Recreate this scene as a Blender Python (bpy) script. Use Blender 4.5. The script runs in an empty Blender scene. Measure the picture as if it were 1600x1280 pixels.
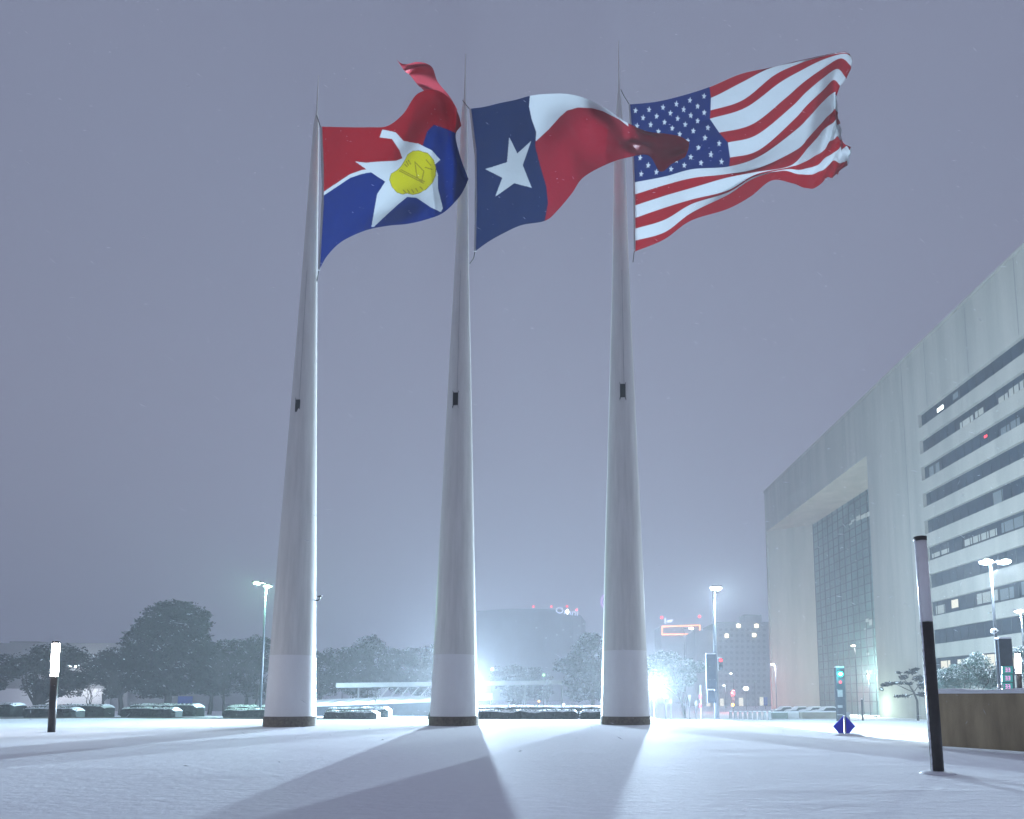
import bpy, math, random
import numpy as np
from mathutils import Vector, Matrix
random.seed(7); np.random.seed(7)
S = bpy.context.scene
COL = S.collection
R = math.radians
# ------------------------------------------------------------------ camera
F = 1067.0; CX, CY = 880.0, 969.0; PITCH = math.atan(119.0 / F); CAMH = 1.2
cd = bpy.data.cameras.new('camera'); cam = bpy.data.objects.new('camera', cd); COL.objects.link(cam)
cd.sensor_width = 36.0; cd.sensor_fit = 'HORIZONTAL'; cd.lens = F / 1600 * 36
cd.shift_x = -(CX - 800) / 1600; cd.shift_y = (CY - 640) / 1600
cd.clip_start = 0.05; cd.clip_end = 6000
cam.location = (0, 0, CAMH); cam.rotation_euler = (R(90) + PITCH, 0, 0)
S.camera = cam
# ------------------------------------------------------------------ world: low snow cloud lit by the city
W = bpy.data.worlds.new('World'); S.world = W; W.use_nodes = True
nt = W.node_tree; nt.nodes.clear()
wo = nt.nodes.new('ShaderNodeOutputWorld'); bg = nt.nodes.new('ShaderNodeBackground')
tc = nt.nodes.new('ShaderNodeTexCoord'); sx = nt.nodes.new('ShaderNodeSeparateXYZ'); cr = nt.nodes.new('ShaderNodeValToRGB')
nz = nt.nodes.new('ShaderNodeTexNoise'); nz.inputs['Scale'].default_value = 1.6; nz.inputs['Detail'].default_value = 3
mx = nt.nodes.new('ShaderNodeMix'); mx.data_type = 'RGBA'; mx.blend_type = 'MULTIPLY'; mx.inputs[0].default_value = 1
c2 = nt.nodes.new('ShaderNodeValToRGB')
c2.color_ramp.elements[0].color = (0.93, 0.94, 0.96, 1); c2.color_ramp.elements[1].color = (1.06, 1.05, 1.04, 1)
c2.color_ramp.elements[0].position = 0.3; c2.color_ramp.elements[1].position = 0.7
cr.color_ramp.elements[0].color = (0.226, 0.211, 0.284, 1); cr.color_ramp.elements[1].color = (0.202, 0.214, 0.312, 1)
cr.color_ramp.elements[1].position = 0.6
nt.links.new(tc.outputs['Generated'], sx.inputs[0]); nt.links.new(sx.outputs['Z'], cr.inputs[0])
nt.links.new(tc.outputs['Generated'], nz.inputs['Vector']); nt.links.new(nz.outputs['Fac'], c2.inputs[0])
nt.links.new(cr.outputs[0], mx.inputs[6]); nt.links.new(c2.outputs[0], mx.inputs[7])
nt.links.new(mx.outputs[2], bg.inputs[0]); bg.inputs[1].default_value = .95
nt.links.new(bg.outputs[0], wo.inputs[0])
S.view_settings.view_transform = 'Standard'; S.view_settings.look = 'None'
S.view_settings.exposure = 0; S.view_settings.gamma = 1
S.render.engine = 'CYCLES'
cy = S.cycles
cy.use_denoising = True; cy.max_bounces = 6; cy.volume_bounces = 1; cy.diffuse_bounces = 3; cy.glossy_bounces = 2
cy.transparent_max_bounces = 8; cy.sample_clamp_indirect = 4; cy.use_adaptive_sampling = False
# main light levels (watts of the lamps the place has)
FLOOD_W = 112000
# ------------------------------------------------------------------ projection helpers
cp, sp = math.cos(PITCH), math.sin(PITCH)
def ray(px, py):
    a = (px - CX) / F; b = -(py - CY) / F
    return Vector((a, cp - b * sp, sp + b * cp))
def at(px, py, Y):
    d = ray(px, py); t = Y / d.y
    return Vector((d.x * t, Y, CAMH + d.z * t))
def mpp(Y, z=0.0):           # metres per photo pixel
    return (Y * cp + (z - CAMH) * sp) / F
def sm(a, b, x):
    t = np.clip((x - a) / (b - a), 0, 1); return t * t * (3 - 2 * t)
# ------------------------------------------------------------------ noise
_rs = np.random.RandomState(3); _N = _rs.rand(256, 256)
def vnoise(x, y):
    xi = np.floor(x).astype(int); yi = np.floor(y).astype(int); fx = x - xi; fy = y - yi
    fx = fx * fx * (3 - 2 * fx); fy = fy * fy * (3 - 2 * fy)
    g = lambda a, b: _N[a % 256, b % 256]
    return (g(xi, yi) * (1 - fx) + g(xi + 1, yi) * fx) * (1 - fy) + (g(xi, yi + 1) * (1 - fx) + g(xi + 1, yi + 1) * fx) * fy
def fbm(x, y, o=4):
    s = 0; a = .5
    for i in range(o): s = s + a * (vnoise(x * 2**i + 17 * i, y * 2**i + 31 * i) - .5); a *= .5
    return s
# ------------------------------------------------------------------ terrain
def ground_z(X, Y):
    X = np.asarray(X, float); Y = np.asarray(Y, float)
    mid = np.interp(Y, [0, 36, 46, 62, 85, 120, 150, 400, 3000], [0, 0, -.62, -.66, -1.2, -2.0, -2.4, -3.0, -3.2])
    lef = np.interp(Y, [0, 26.8, 28.6, 45, 62, 85, 120, 150, 400, 3000], [0, 0, -.22, -.42, -.62, -1.2, -2.0, -2.4, -3.0, -3.2])
    rig = np.interp(Y, [0, 16.5, 24, 60, 90, 150, 400, 3000], [0, 0, -1.1, -1.75, -1.75, -2.4, -3.0, -3.2])
    tl = sm(-13, -17, X); tr = sm(8.8, 13.8, X + .04 * (Y - 20)) * sm(16.2, 17.5, Y)
    z = mid * (1 - tl) + lef * tl
    z = z * (1 - tr) + rig * tr
    # right part before the wall slopes up a little
    z = z + .10 * sm(8, 14, X) * sm(18, 14, Y)
    amp = np.where(Y < 60, 1.0, 2.0)
    d = .03 * fbm(X * .07 + 5, Y * .08 + 3, 2) + .010 * fbm(X * .38, Y * .62, 5)
    # wind ripples: short raised lips in the drifted snow
    r = vnoise(X * .55 + 9 + 1.2 * fbm(X * .4, Y * .4, 2), Y * 1.9 + 4)
    d = d + .003 * sm(.66, .84, r) * sm(.35, .6, vnoise(X * .2 + 3, Y * .25))
    return z + d * amp * np.interp(np.hypot(X, Y), [0, 300, 3000], [1, 1, 3])
def gz(x, y): return float(ground_z(x, y))
# ------------------------------------------------------------------ mesh builder
class MB:
    def __init__(s): s.v = []; s.f = []; s.m = []; s.cur = 0
    def add(s, vs, fs):
        b = len(s.v); s.v += [tuple(v) for v in vs]; s.f += [tuple(i + b for i in f) for f in fs]; s.m += [s.cur] * len(fs)
        return s
    def box(s, a, b):
        x0, y0, z0 = a; x1, y1, z1 = b
        return s.add([(x0,y0,z0),(x1,y0,z0),(x1,y1,z0),(x0,y1,z0),(x0,y0,z1),(x1,y0,z1),(x1,y1,z1),(x0,y1,z1)],
                     [(0,3,2,1),(4,5,6,7),(0,1,5,4),(1,2,6,5),(2,3,7,6),(3,0,4,7)])
    def obox(s, c, ax, ay, az):      # oriented box: centre + three half axes
        c, ax, ay, az = map(Vector, (c, ax, ay, az)); vs = []
        for k in (-1, 1):
            for i, j in ((-1,-1),(1,-1),(1,1),(-1,1)): vs.append(c + ax * i + ay * j + az * k)
        return s.add(vs, [(0,3,2,1),(4,5,6,7),(0,1,5,4),(1,2,6,5),(2,3,7,6),(3,0,4,7)])
    def hexa(s, q0, q1):             # two quads joined
        return s.add(list(q0) + list(q1), [(0,3,2,1),(4,5,6,7),(0,1,5,4),(1,2,6,5),(2,3,7,6),(3,0,4,7)])
    def tube(s, pts, rad, n=8, cap=True):
        pts = [Vector(p) for p in pts]
        if not hasattr(rad, '__len__'): rad = [rad] * len(pts)
        vs = []; up = Vector((0, 0, 1))
        t0 = (pts[-1] - pts[0]).normalized()
        if abs(t0.z) > .9: up = Vector((1, 0, 0))
        for i, p in enumerate(pts):
            t = (pts[min(i + 1, len(pts) - 1)] - pts[max(i - 1, 0)]).normalized()
            a = t.cross(up); a = a.normalized() if a.length > 1e-6 else Vector((1, 0, 0)); b = t.cross(a)
            for k in range(n):
                w = 2 * math.pi * k / n; vs.append(p + (a * math.cos(w) + b * math.sin(w)) * rad[i])
        fs = []
        for i in range(len(pts) - 1):
            for k in range(n): fs.append((i*n+k, i*n+(k+1)%n, (i+1)*n+(k+1)%n, (i+1)*n+k))
        if cap: fs += [tuple(range(n))[::-1], tuple(range((len(pts)-1)*n, len(pts)*n))]
        return s.add(vs, fs)
    def lathe(s, c, prof, n=24):     # prof: (r, z)
        return s.tube2([(c[0], c[1], c[2] + z) for r, z in prof], [r for r, z in prof], n)
    def tube2(s, pts, rad, n=24, cap=True):
        vs = []
        for p, r in zip(pts, rad):
            for k in range(n):
                w = 2 * math.pi * k / n; vs.append((p[0] + r * math.cos(w), p[1] + r * math.sin(w), p[2]))
        fs = []
        for i in range(len(pts) - 1):
            for k in range(n): fs.append((i*n+k, i*n+(k+1)%n, (i+1)*n+(k+1)%n, (i+1)*n+k))
        if cap: fs += [tuple(range(n))[::-1], tuple(range((len(pts)-1)*n, len(pts)*n))]
        return s.add(vs, fs)
    def sphere(s, c, r, nu=12, nv=8, sz=1.0):
        prof = [(max(r * math.sin(math.pi * i / nv), 1e-4), -r * sz * math.cos(math.pi * i / nv)) for i in range(nv + 1)]
        return s.lathe(c, prof, nu)
    def build(s, name, mats, parent=None, smooth=False):
        off = WORLD.get(parent.name, Vector((0, 0, 0))) if parent else Vector((0, 0, 0))
        me = bpy.data.meshes.new(name)
        me.from_pydata([(v[0]-off[0], v[1]-off[1], v[2]-off[2]) for v in s.v], [], s.f)
        if not isinstance(mats, (list, tuple)): mats = [mats]
        for m in mats: me.materials.append(m)
        if len(mats) > 1: me.polygons.foreach_set('material_index', s.m)
        if smooth: me.polygons.foreach_set('use_smooth', [True] * len(me.polygons))
        me.update()
        o = bpy.data.objects.new(name, me); COL.objects.link(o)
        if parent: o.parent = parent; WORLD[o.name] = off
        return o
WORLD = {}
def tag(o, label=None, cat=None, group=None, kind=None):
    if label: o['label'] = label
    if cat: o['category'] = cat
    if group: o['group'] = group
    if kind: o['kind'] = kind
    return o
def thing(name, label, cat, loc, group=None):
    o = bpy.data.objects.new(name, None); o.empty_display_size = .2; COL.objects.link(o); o.location = loc
    WORLD[o.name] = Vector(loc); return tag(o, label, cat, group)
def lamp(name, parent, loc, watts, color, radius=.15, spot=None, aim=None):
    ld = bpy.data.lights.new(name, 'SPOT' if spot else 'POINT'); ld.energy = watts; ld.color = color; ld.shadow_soft_size = radius
    if spot: ld.spot_size = R(spot); ld.spot_blend = .6
    o = bpy.data.objects.new(name, ld); COL.objects.link(o)
    off = WORLD.get(parent.name, Vector((0, 0, 0))) if parent else Vector((0, 0, 0))
    o.location = Vector(loc) - off
    if aim is not None: o.rotation_euler = (Vector(aim) - Vector(loc)).to_track_quat('-Z', 'Y').to_euler()
    if parent: o.parent = parent
    return o
# ------------------------------------------------------------------ materials
def mat(name, col, rough=.7, var=0., scale=1., stretch=(1,1,1), bump=0., bscale=20., col2=None, metallic=0., spec=.5, emit=None, estr=0.):
    m = bpy.data.materials.new(name); m.use_nodes = True; n = m.node_tree.nodes; l = m.node_tree.links
    p = n['Principled BSDF']; p.inputs['Base Color'].default_value = (*col, 1); p.inputs['Roughness'].default_value = rough
    p.inputs['Metallic'].default_value = metallic; p.inputs['Specular IOR Level'].default_value = spec
    t = n.new('ShaderNodeTexCoord'); mp = n.new('ShaderNodeMapping'); mp.inputs['Scale'].default_value = stretch
    l.new(t.outputs['Object'], mp.inputs[0])
    if var or col2:
        z = n.new('ShaderNodeTexNoise'); z.inputs['Scale'].default_value = scale; z.inputs['Detail'].default_value = 6; z.inputs['Roughness'].default_value = .6
        r = n.new('ShaderNodeValToRGB'); r.color_ramp.elements[0].position = .32; r.color_ramp.elements[1].position = .68
        a = col2 if col2 else tuple(c * (1 - var) for c in col); b = col if col2 else tuple(min(1, c * (1 + var)) for c in col)
        r.color_ramp.elements[0].color = (*a, 1); r.color_ramp.elements[1].color = (*b, 1)
        l.new(mp.outputs[0], z.inputs['Vector']); l.new(z.outputs['Fac'], r.inputs[0]); l.new(r.outputs[0], p.inputs['Base Color'])
    if bump:
        z2 = n.new('ShaderNodeTexNoise'); z2.inputs['Scale'].default_value = bscale; z2.inputs['Detail'].default_value = 5
        bp = n.new('ShaderNodeBump'); bp.inputs['Strength'].default_value = bump; bp.inputs['Distance'].default_value = .05
        l.new(mp.outputs[0], z2.inputs['Vector']); l.new(z2.outputs['Fac'], bp.inputs['Height']); l.new(bp.outputs[0], p.inputs['Normal'])
    if emit: p.inputs['Emission Color'].default_value = (*emit, 1); p.inputs['Emission Strength'].default_value = estr
    return m
def emi(name, col, s): return mat(name, tuple(min(c, .8) * .12 for c in col), .4, emit=col, estr=s)
def snow_mat(name, mesh_scale=1.0, bump=.5):
    m = bpy.data.materials.new(name); m.use_nodes = True; n = m.node_tree.nodes; l = m.node_tree.links
    p = n['Principled BSDF']; p.inputs['Roughness'].default_value = .8
    p.inputs['Specular IOR Level'].default_value = .08; p.inputs['Sheen Weight'].default_value = .3; p.inputs['Sheen Roughness'].default_value = .5
    t = n.new('ShaderNodeTexCoord'); mp = n.new('ShaderNodeMapping'); mp.inputs['Scale'].default_value = (.8, 1.3, 1)
    l.new(t.outputs['Object'], mp.inputs[0])
    z = n.new('ShaderNodeTexNoise'); z.inputs['Scale'].default_value = 5 * mesh_scale; z.inputs['Detail'].default_value = 8; z.inputs['Roughness'].default_value = .62
    z3 = n.new('ShaderNodeTexNoise'); z3.inputs['Scale'].default_value = 160; z3.inputs['Detail'].default_value = 2
    l.new(mp.outputs[0], z.inputs['Vector']); l.new(t.outputs['Object'], z3.inputs['Vector'])
    ad = n.new('ShaderNodeMath'); ad.operation = 'MULTIPLY_ADD'; ad.inputs[1].default_value = .12
    l.new(z3.outputs['Fac'], ad.inputs[0]); l.new(z.outputs['Fac'], ad.inputs[2])
    b = n.new('ShaderNodeBump'); b.inputs['Strength'].default_value = bump; b.inputs['Distance'].default_value = .05
    l.new(ad.outputs[0], b.inputs['Height']); l.new(b.outputs[0], p.inputs['Normal'])
    r = n.new('ShaderNodeValToRGB'); r.color_ramp.elements[0].color = (.72, .73, .79, 1); r.color_ramp.elements[1].color = (.83, .84, .89, 1)
    l.new(z.outputs['Fac'], r.inputs[0]); l.new(r.outputs[0], p.inputs['Base Color'])
    return m
M = {}
M['snow'] = snow_mat('snow'); M['snowcap'] = mat('snow_cap', (.82, .84, .88), .6, bump=.4, bscale=4)
M['pole_low'] = mat('pole_clean_paint', (.76, .76, .755), .45, var=.05, scale=1.2, stretch=(1,1,.25), bump=.04, bscale=3)
M['pole_up'] = mat('pole_weathered_paint', (.71, .705, .675), .5, col2=(.60, .60, .57), scale=3.2, stretch=(1.6,1.6,.12), bump=.05, bscale=6)
M['ring'] = mat('brown_stone', (.16, .14, .11), .8, var=.35, scale=9, bump=.4, bscale=30)
M['black'] = mat('black_metal', (.012, .012, .014), .5, var=.2, scale=20)
M['rope'] = mat('rope', (.10, .11, .11), .8, var=.2, scale=30)
M['ropew'] = mat('pale_rope', (.45, .46, .46), .8, var=.2, scale=30)
M['bark'] = mat('bark', (.035, .032, .03), .9, var=.4, scale=5, stretch=(1,1,.3), bump=.6, bscale=12)
M['leaf'] = mat('live_oak_leaf', (.012, .019, .018), .8, var=.5, scale=1.3, spec=.08)
M['pine'] = mat('pine_needles', (.007, .013, .014), .8, var=.5, scale=1.0, spec=.05)
M['twig'] = mat('twigs', (.045, .045, .045), .9, var=.3, scale=2)
M['leafg'] = mat('frosted_leaf', (.09, .15, .14), .6, var=.4, scale=1.2)
M['hedge'] = mat('hedge_leaf', (.022, .034, .030), .7, var=.5, scale=3, bump=1, bscale=6)
M['conc'] = mat('precast_concrete', (.375, .35, .30), .8, col2=(.28, .265, .23), scale=.18, stretch=(2.4,2.4,.22), bump=.15, bscale=3)
M['wallb'] = mat('brown_exposed_aggregate', (.42, .325, .20), .9, col2=(.25, .19, .115), scale=1.1, stretch=(2.2,2.2,.5), bump=.5, bscale=40)
M['dkmetal'] = mat('dark_grey_metal', (.05, .06, .075), .45, var=.2, scale=3)
M['cab'] = mat('dull_dark_steel', (.030, .040, .055), .9, var=.2, scale=3, spec=.1)
M['brown'] = mat('brown_black_metal', (.028, .020, .018), .45, var=.3, scale=8, bump=.1, bscale=30)
M['steel'] = mat('galvanised_steel', (.30, .31, .32), .45, var=.15, scale=4, metallic=.3)
M['white'] = mat('white_paint', (.75, .76, .77), .5, var=.05, scale=2)
M['opal'] = mat('opal_plastic', (.90, .90, .90), .3, var=.02, scale=2)
M['farconc'] = mat('far_concrete', (.30, .31, .32), .85, var=.12, scale=.08)
M['palec'] = mat('pale_concrete', (.44, .45, .45), .8, var=.12, scale=.5)
M['dimwin'] = mat('dim_far_window', (.19, .205, .22), .5, var=.1, scale=.2)
M['fardark'] = mat('far_dark_glass', (.06, .08, .10), .35, var=.3, scale=.1)
M['bluepaint'] = mat('blue_sign', (.015, .03, .62), .5, var=.1, scale=4)
M['blueb'] = mat('blue_banner', (.03, .10, .55), .6, var=.1, scale=2)
M['glass'] = mat('dark_window_glass', (.020, .034, .046), .3, var=.3, scale=.35)
M['glasst'] = mat('teal_curtain_glass', (.09, .15, .15), .4, var=.3, scale=.15)
M['mull'] = mat('mullion', (.045, .06, .065), .5, var=.1, scale=2)
M['lit'] = emi('lit_white', (.85, .95, 1), 14); M['litw'] = emi('lit_warm', (1, .86, .62), 5)
M['litg'] = emi('lit_green_white', (.62, 1, .66), 2.2); M['tube'] = emi('lit_tube', (1, .95, .92), 80)
M['room'] = emi('lit_room', (.72, .84, .82), .34); M['room2'] = emi('lit_room_warm', (1, .93, .74), .75); M['room3'] = emi('dim_room', (.5, .64, .70), .16)
M['red'] = emi('red_lamp', (1, .04, .06), 3.5); M['cyan'] = emi('green_signal', (.0, .95, .82), 1.6); M['orange'] = emi('orange_line', (1, .33, .12), 2.6)
M['amber'] = emi('amber_lamp', (1, .42, .06), 9); M['purple'] = emi('purple_stud', (.62, .30, 1), 2.6); M['signw'] = emi('sign_white', (.66, .72, 1), 1.5)
M['teal'] = emi('teal_panel', (.02, .42, .40), .5); M['pink'] = emi('pink_glyph', (.95, .35, .80), 1.2); M['core'] = emi('flood_lens', (.85, .95, 1), 260)
def cloth_mat():
    m = bpy.data.materials.new('flag_cloth'); m.use_nodes = True; n = m.node_tree.nodes; l = m.node_tree.links
    n.remove(n['Principled BSDF']); o = n['Material Output']
    a = n.new('ShaderNodeAttribute'); a.attribute_name = 'dye'
    d = n.new('ShaderNodeBsdfDiffuse'); t = n.new('ShaderNodeBsdfTranslucent'); g = n.new('ShaderNodeBsdfGlossy'); g.inputs['Roughness'].default_value = .45
    mxs = n.new('ShaderNodeMixShader'); mxs.inputs[0].default_value = .33; m2 = n.new('ShaderNodeMixShader'); m2.inputs[0].default_value = .03
    w = n.new('ShaderNodeTexNoise'); w.inputs['Scale'].default_value = 1.5; w.inputs['Detail'].default_value = 4
    tcn = n.new('ShaderNodeTexCoord'); l.new(tcn.outputs['Object'], w.inputs['Vector'])
    b = n.new('ShaderNodeBump'); b.inputs['Strength'].default_value = .35; b.inputs['Distance'].default_value = .12; l.new(w.outputs['Fac'], b.inputs['Height'])
    for q in (d, t): l.new(a.outputs['Color'], q.inputs['Color']); l.new(b.outputs[0], q.inputs['Normal'])
    l.new(d.outputs[0], mxs.inputs[1]); l.new(t.outputs[0], mxs.inputs[2]); l.new(mxs.outputs[0], m2.inputs[1]); l.new(g.outputs[0], m2.inputs[2])
    l.new(m2.outputs[0], o.inputs['Surface']); return m
M['cloth'] = cloth_mat()
# ------------------------------------------------------------------ ground sheet
def axis(lo, hi, fine_lo, fine_hi, st, g=1.07):
    a = list(np.arange(fine_lo, fine_hi + 1e-6, st)); s = st
    while a[-1] < hi: s *= g; a.append(a[-1] + s)
    b = []; s = st; c = fine_lo
    while c > lo: s *= g; c -= s; b.append(c)
    return np.array(b[::-1] + a)
xs = axis(-1300, 1300, -26, 22, .16, 1.06); ys = axis(-60, 2300, 4, 40, .11, 1.05)
XX, YY = np.meshgrid(xs, ys); ZZ = ground_z(XX, YY)
nx, ny = len(xs), len(ys)
vs = np.stack([XX, YY, ZZ], -1).reshape(-1, 3)
ii = np.arange((nx - 1) * (ny - 1)); r_, c_ = ii // (nx - 1), ii % (nx - 1); b_ = r_ * nx + c_
me = bpy.data.meshes.new('ground'); me.from_pydata(vs.tolist(), [], np.stack([b_, b_ + 1, b_ + nx + 1, b_ + nx], -1).tolist())
me.materials.append(M['snow']); me.polygons.foreach_set('use_smooth', [True] * len(me.polygons))
g_ = bpy.data.objects.new('ground', me); COL.objects.link(g_); tag(g_, kind='structure')
# ------------------------------------------------------------------ flagpoles
POLES = []
def flagpole(cx, Y, prof, joint, box, rope_pts, label):
    base = at(cx, 1133, Y); bx = base.x; bz = gz(bx, Y) - .05
    t = thing('flagpole', label, 'flagpole', (bx, Y, bz), 'three tall tapering flagpoles on the snowy plaza')
    pr = []
    for py, w in prof:
        z = at(cx, py, Y).z
        pr.append((w / 2 * mpp(Y, z), z))
    pr = pr[::1]
    zz = np.array([p[1] for p in pr]); rr = np.array([p[0] for p in pr])
    rad = lambda z: float(np.interp(z, zz, rr))
    zj = at(cx, joint, Y).z; zr = at(cx, 1119, Y).z
    mb = MB(); hs = np.linspace(zr, zj, 8); mb.tube2([(bx, Y, h) for h in hs], [rad(h) + .004 for h in hs], 64, False); mb.build('lower_shaft', M['pole_low'], t, True)
    mb = MB(); hs = np.concatenate([np.linspace(zj, zz[-2], 40), [zz[-1]]]); mb.tube2([(bx, Y, h) for h in hs], [rad(h) for h in hs], 64, False); mb.build('upper_shaft', M['pole_up'], t, True)
    mb = MB(); mb.tube2([(bx, Y, h) for h in (bz - .3, zr - .012, zr)], [rad(zr) + .045, rad(zr) + .045, rad(zr) - .01], 64, False); mb.build('base_ring', M['ring'], t, True)
    # black winch box on the camera side
    px, py, w, h = box; c = at(px, py, Y); rr_ = rad(c.z); yb = Y - math.sqrt(max(rr_**2 - (c.x - bx)**2, .01)); c = at(px, py, yb)
    hw = w / 2 * mpp(yb, c.z); hh = h / 2 * mpp(yb, c.z)
    mb = MB(); mb.box((c.x - hw, yb - .07, c.z - hh), (c.x + hw, yb + .12, c.z + hh)); 
    for s in (-1, 1):
        mb.tube([(c.x + s * hw * .9, yb - .03, c.z - hh), (c.x + s * hw * 1.15, yb - .03, c.z - hh - .12)], .018, 5)
        mb.tube([(c.x + s * hw * .9, yb - .03, c.z + hh), (c.x + s * hw * 1.15, yb - .03, c.z + hh + .09)], .012, 5)
    mb.build('winch_box', M['black'], t)
    zt = at(cx, 430, Y).z; mb = MB(); pts = []
    for k in range(14):
        z = c.z + hh + (zt - c.z - hh) * k / 13; f = 1 - k / 13 * .6; x = bx + (c.x - bx + .06) * f * rad(z) / rr_; pts.append((x, Y - math.sqrt(max(rad(z)**2 - (x - bx)**2, 0)) - .012, z))
    mb.tube(pts, .011, 4); mb.build('cable', M['ropew'], t)
    mb = MB(); mb.tube([at(a, b, Y + c_) for a, b, c_ in rope_pts], .022, 5); mb.build('halyard', M['rope'], t)
    return t, bx, Y, rad
pA = [(1133, 76), (1025, 67.5), (860, 55.5), (700, 43), (560, 32.5), (430, 22.8), (300, 15), (200, 8.8), (176, 3.2), (118, .7)]
pB = [(1133, 75), (1025, 66.5), (860, 54.5), (700, 43), (560, 33), (430, 22.8), (300, 16), (172, 9), (155, 3.2), (84, .7)]
pC = [(1133, 76), (1025, 69), (860, 58), (700, 46), (560, 36), (420, 26), (260, 19), (172, 9.5), (140, 3.4), (64, .7)]
YA, YB, YC = 27.9, 28.9, 29.9
POLES.append(flagpole(453, YA, pA, 1025, (466, 635, 7.5, 20), [(494, 178, 0), (498, 190, -.2), (501, 199, -.3), (504, 300, -.3), (498, 424, -.3), (495, 440, 0)], 'flagpole with the city flag and a small black arm on its shaft'))
POLES.append(flagpole(709, YB, pB, 1024, (712, 624, 8, 20), [(723, 157, 0), (729, 165, -.2), (734, 171, -.3), (743, 250, -.3), (742, 394, -.3), (740, 404, -.2), (734, 412, 0)], 'flagpole standing between the other two, flying the blue flag with one big star'))
POLES.append(flagpole(977, YC, pC, 1018, (973, 611, 8.5, 21), [(970, 140, 0), (976, 152, -.2), (983, 163, -.3), (990, 270, -.3), (991, 393, -.3), (989, 410, 0)], 'flagpole carrying the striped flag, beside the glaring white floodlight'))
# small arm on the left pole
t = POLES[0][0]; mb = MB(); a = at(490.5, 941, YA); k = mpp(YA, 5)
mb.obox(a, (k * 1.5, 0, 0), (0, .05, 0), (0, 0, k * 3)); mb.tube([at(491, 938, YA), at(496, 938.5, YA), at(499, 937, YA), at(500.5, 933, YA)], .025, 6)
mb.obox(at(500, 932, YA), (k * 3, 0, k * .6), (0, .07, 0), (0, 0, k * .8)); mb.build('sensor_arm', M['black'], t)
# ------------------------------------------------------------------ flags
def crom(P, t):               # Catmull-Rom along axis 0, t in [0, n-1]
    n = P.shape[0]; i = np.clip(np.floor(t).astype(int), 0, n - 2); f = (t - i)[:, None, None]
    g = lambda k: P[np.clip(k, 0, n - 1)]
    p0 = np.where((i - 1 < 0)[:, None, None], 2 * g(i) - g(i + 1), g(i - 1)); p1 = g(i); p2 = g(i + 1)
    p3 = np.where((i + 2 > n - 1)[:, None, None], 2 * g(i + 1) - g(i), g(i + 2))
    return .5 * ((2 * p1) + (-p0 + p2) * f + (2 * p0 - 5 * p1 + 4 * p2 - p3) * f**2 + (-p0 + 3 * p1 - 3 * p2 + p3) * f**3)
def netgrid(P, nu, nv, vlin=False):
    P = np.array(P, float); u = np.linspace(0, P.shape[0] - 1, nu); v = np.linspace(0, P.shape[1] - 1, nv)
    A = crom(P, u)                                     # nu x rows x 2
    if vlin:
        i = np.clip(np.floor(v).astype(int), 0, P.shape[1] - 2); f = (v - i)[None, :, None]
        B = A[:, i] * (1 - f) + A[:, i + 1] * f
    else: B = crom(A.transpose(1, 0, 2), v).transpose(1, 0, 2)
    return B, u, v
def inpoly(x, y, poly):
    ins = np.zeros(x.shape, bool); n = len(poly)
    for i in range(n):
        x1, y1 = poly[i]; x2, y2 = poly[(i + 1) % n]
        if y1 == y2: continue
        c = ((y1 > y) != (y2 > y)) & (x < (x2 - x1) * (y - y1) / (y2 - y1) + x1); ins ^= c
    return ins
def segd(x, y, a, b):
    ax, ay = a; bx, by = b; dx, dy = bx - ax, by - ay; t = np.clip(((x - ax) * dx + (y - ay) * dy) / (dx * dx + dy * dy), 0, 1)
    return np.hypot(x - ax - t * dx, y - ay - t * dy)
WHT = np.array((.47, .50, .52)); RED = np.array((.24, .004, .009)); BLU = np.array((.008, .022, .135))
def cloth(name, grids, parent):
    V = []; Fc = []; C = []; b = 0
    for P, Yd, col in grids:
        nu, nv = P.shape[:2]; px, py = P[..., 0], P[..., 1]
        a = (px - CX) / F; bb = -(py - CY) / F; dy = cp - bb * sp; dz = sp + bb * cp; tt = Yd / dy
        V.append(np.stack([a * tt, Yd, CAMH + dz * tt], -1).reshape(-1, 3)); C.append(col.reshape(-1, 3))
        ii = np.arange((nu - 1) * (nv - 1)); q = (ii // (nv - 1)) * nv + ii % (nv - 1) + b
        Fc.append(np.stack([q, q + 1, q + nv + 1, q + nv], -1)); b += nu * nv
    V = np.concatenate(V); C = np.concatenate(C); Fc = np.concatenate(Fc); off = WORLD[parent.name]
    me = bpy.data.meshes.new(name); me.from_pydata((V - np.array(off)).tolist(), [], Fc.tolist()); me.materials.append(M['cloth'])
    at_ = me.color_attributes.new('dye', 'FLOAT_COLOR', 'POINT'); at_.data.foreach_set('color', np.concatenate([C, np.ones((len(C), 1))], 1).astype(np.float32).ravel())
    me.polygons.foreach_set('use_smooth', [True] * len(me.polygons))
    o = bpy.data.objects.new(name, me); COL.objects.link(o); o.parent = parent; WORLD[o.name] = off
    return o
def hoist_band(t, pts, Y, wpx=3):
    mb = MB()
    for i in range(len(pts) - 1):
        p0, p1 = at(pts[i][0], pts[i][1], Y), at(pts[i + 1][0], pts[i + 1][1], Y); q0, q1 = at(pts[i][0] + wpx, pts[i][1], Y), at(pts[i + 1][0] + wpx, pts[i + 1][1], Y)
        d = Vector((0, .02, 0)); mb.hexa([p0 - d, q0 - d, q0 + d, p0 + d], [p1 - d, q1 - d, q1 + d, p1 + d])
    mb.build('hoist_band', M['ropew'], t)
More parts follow.
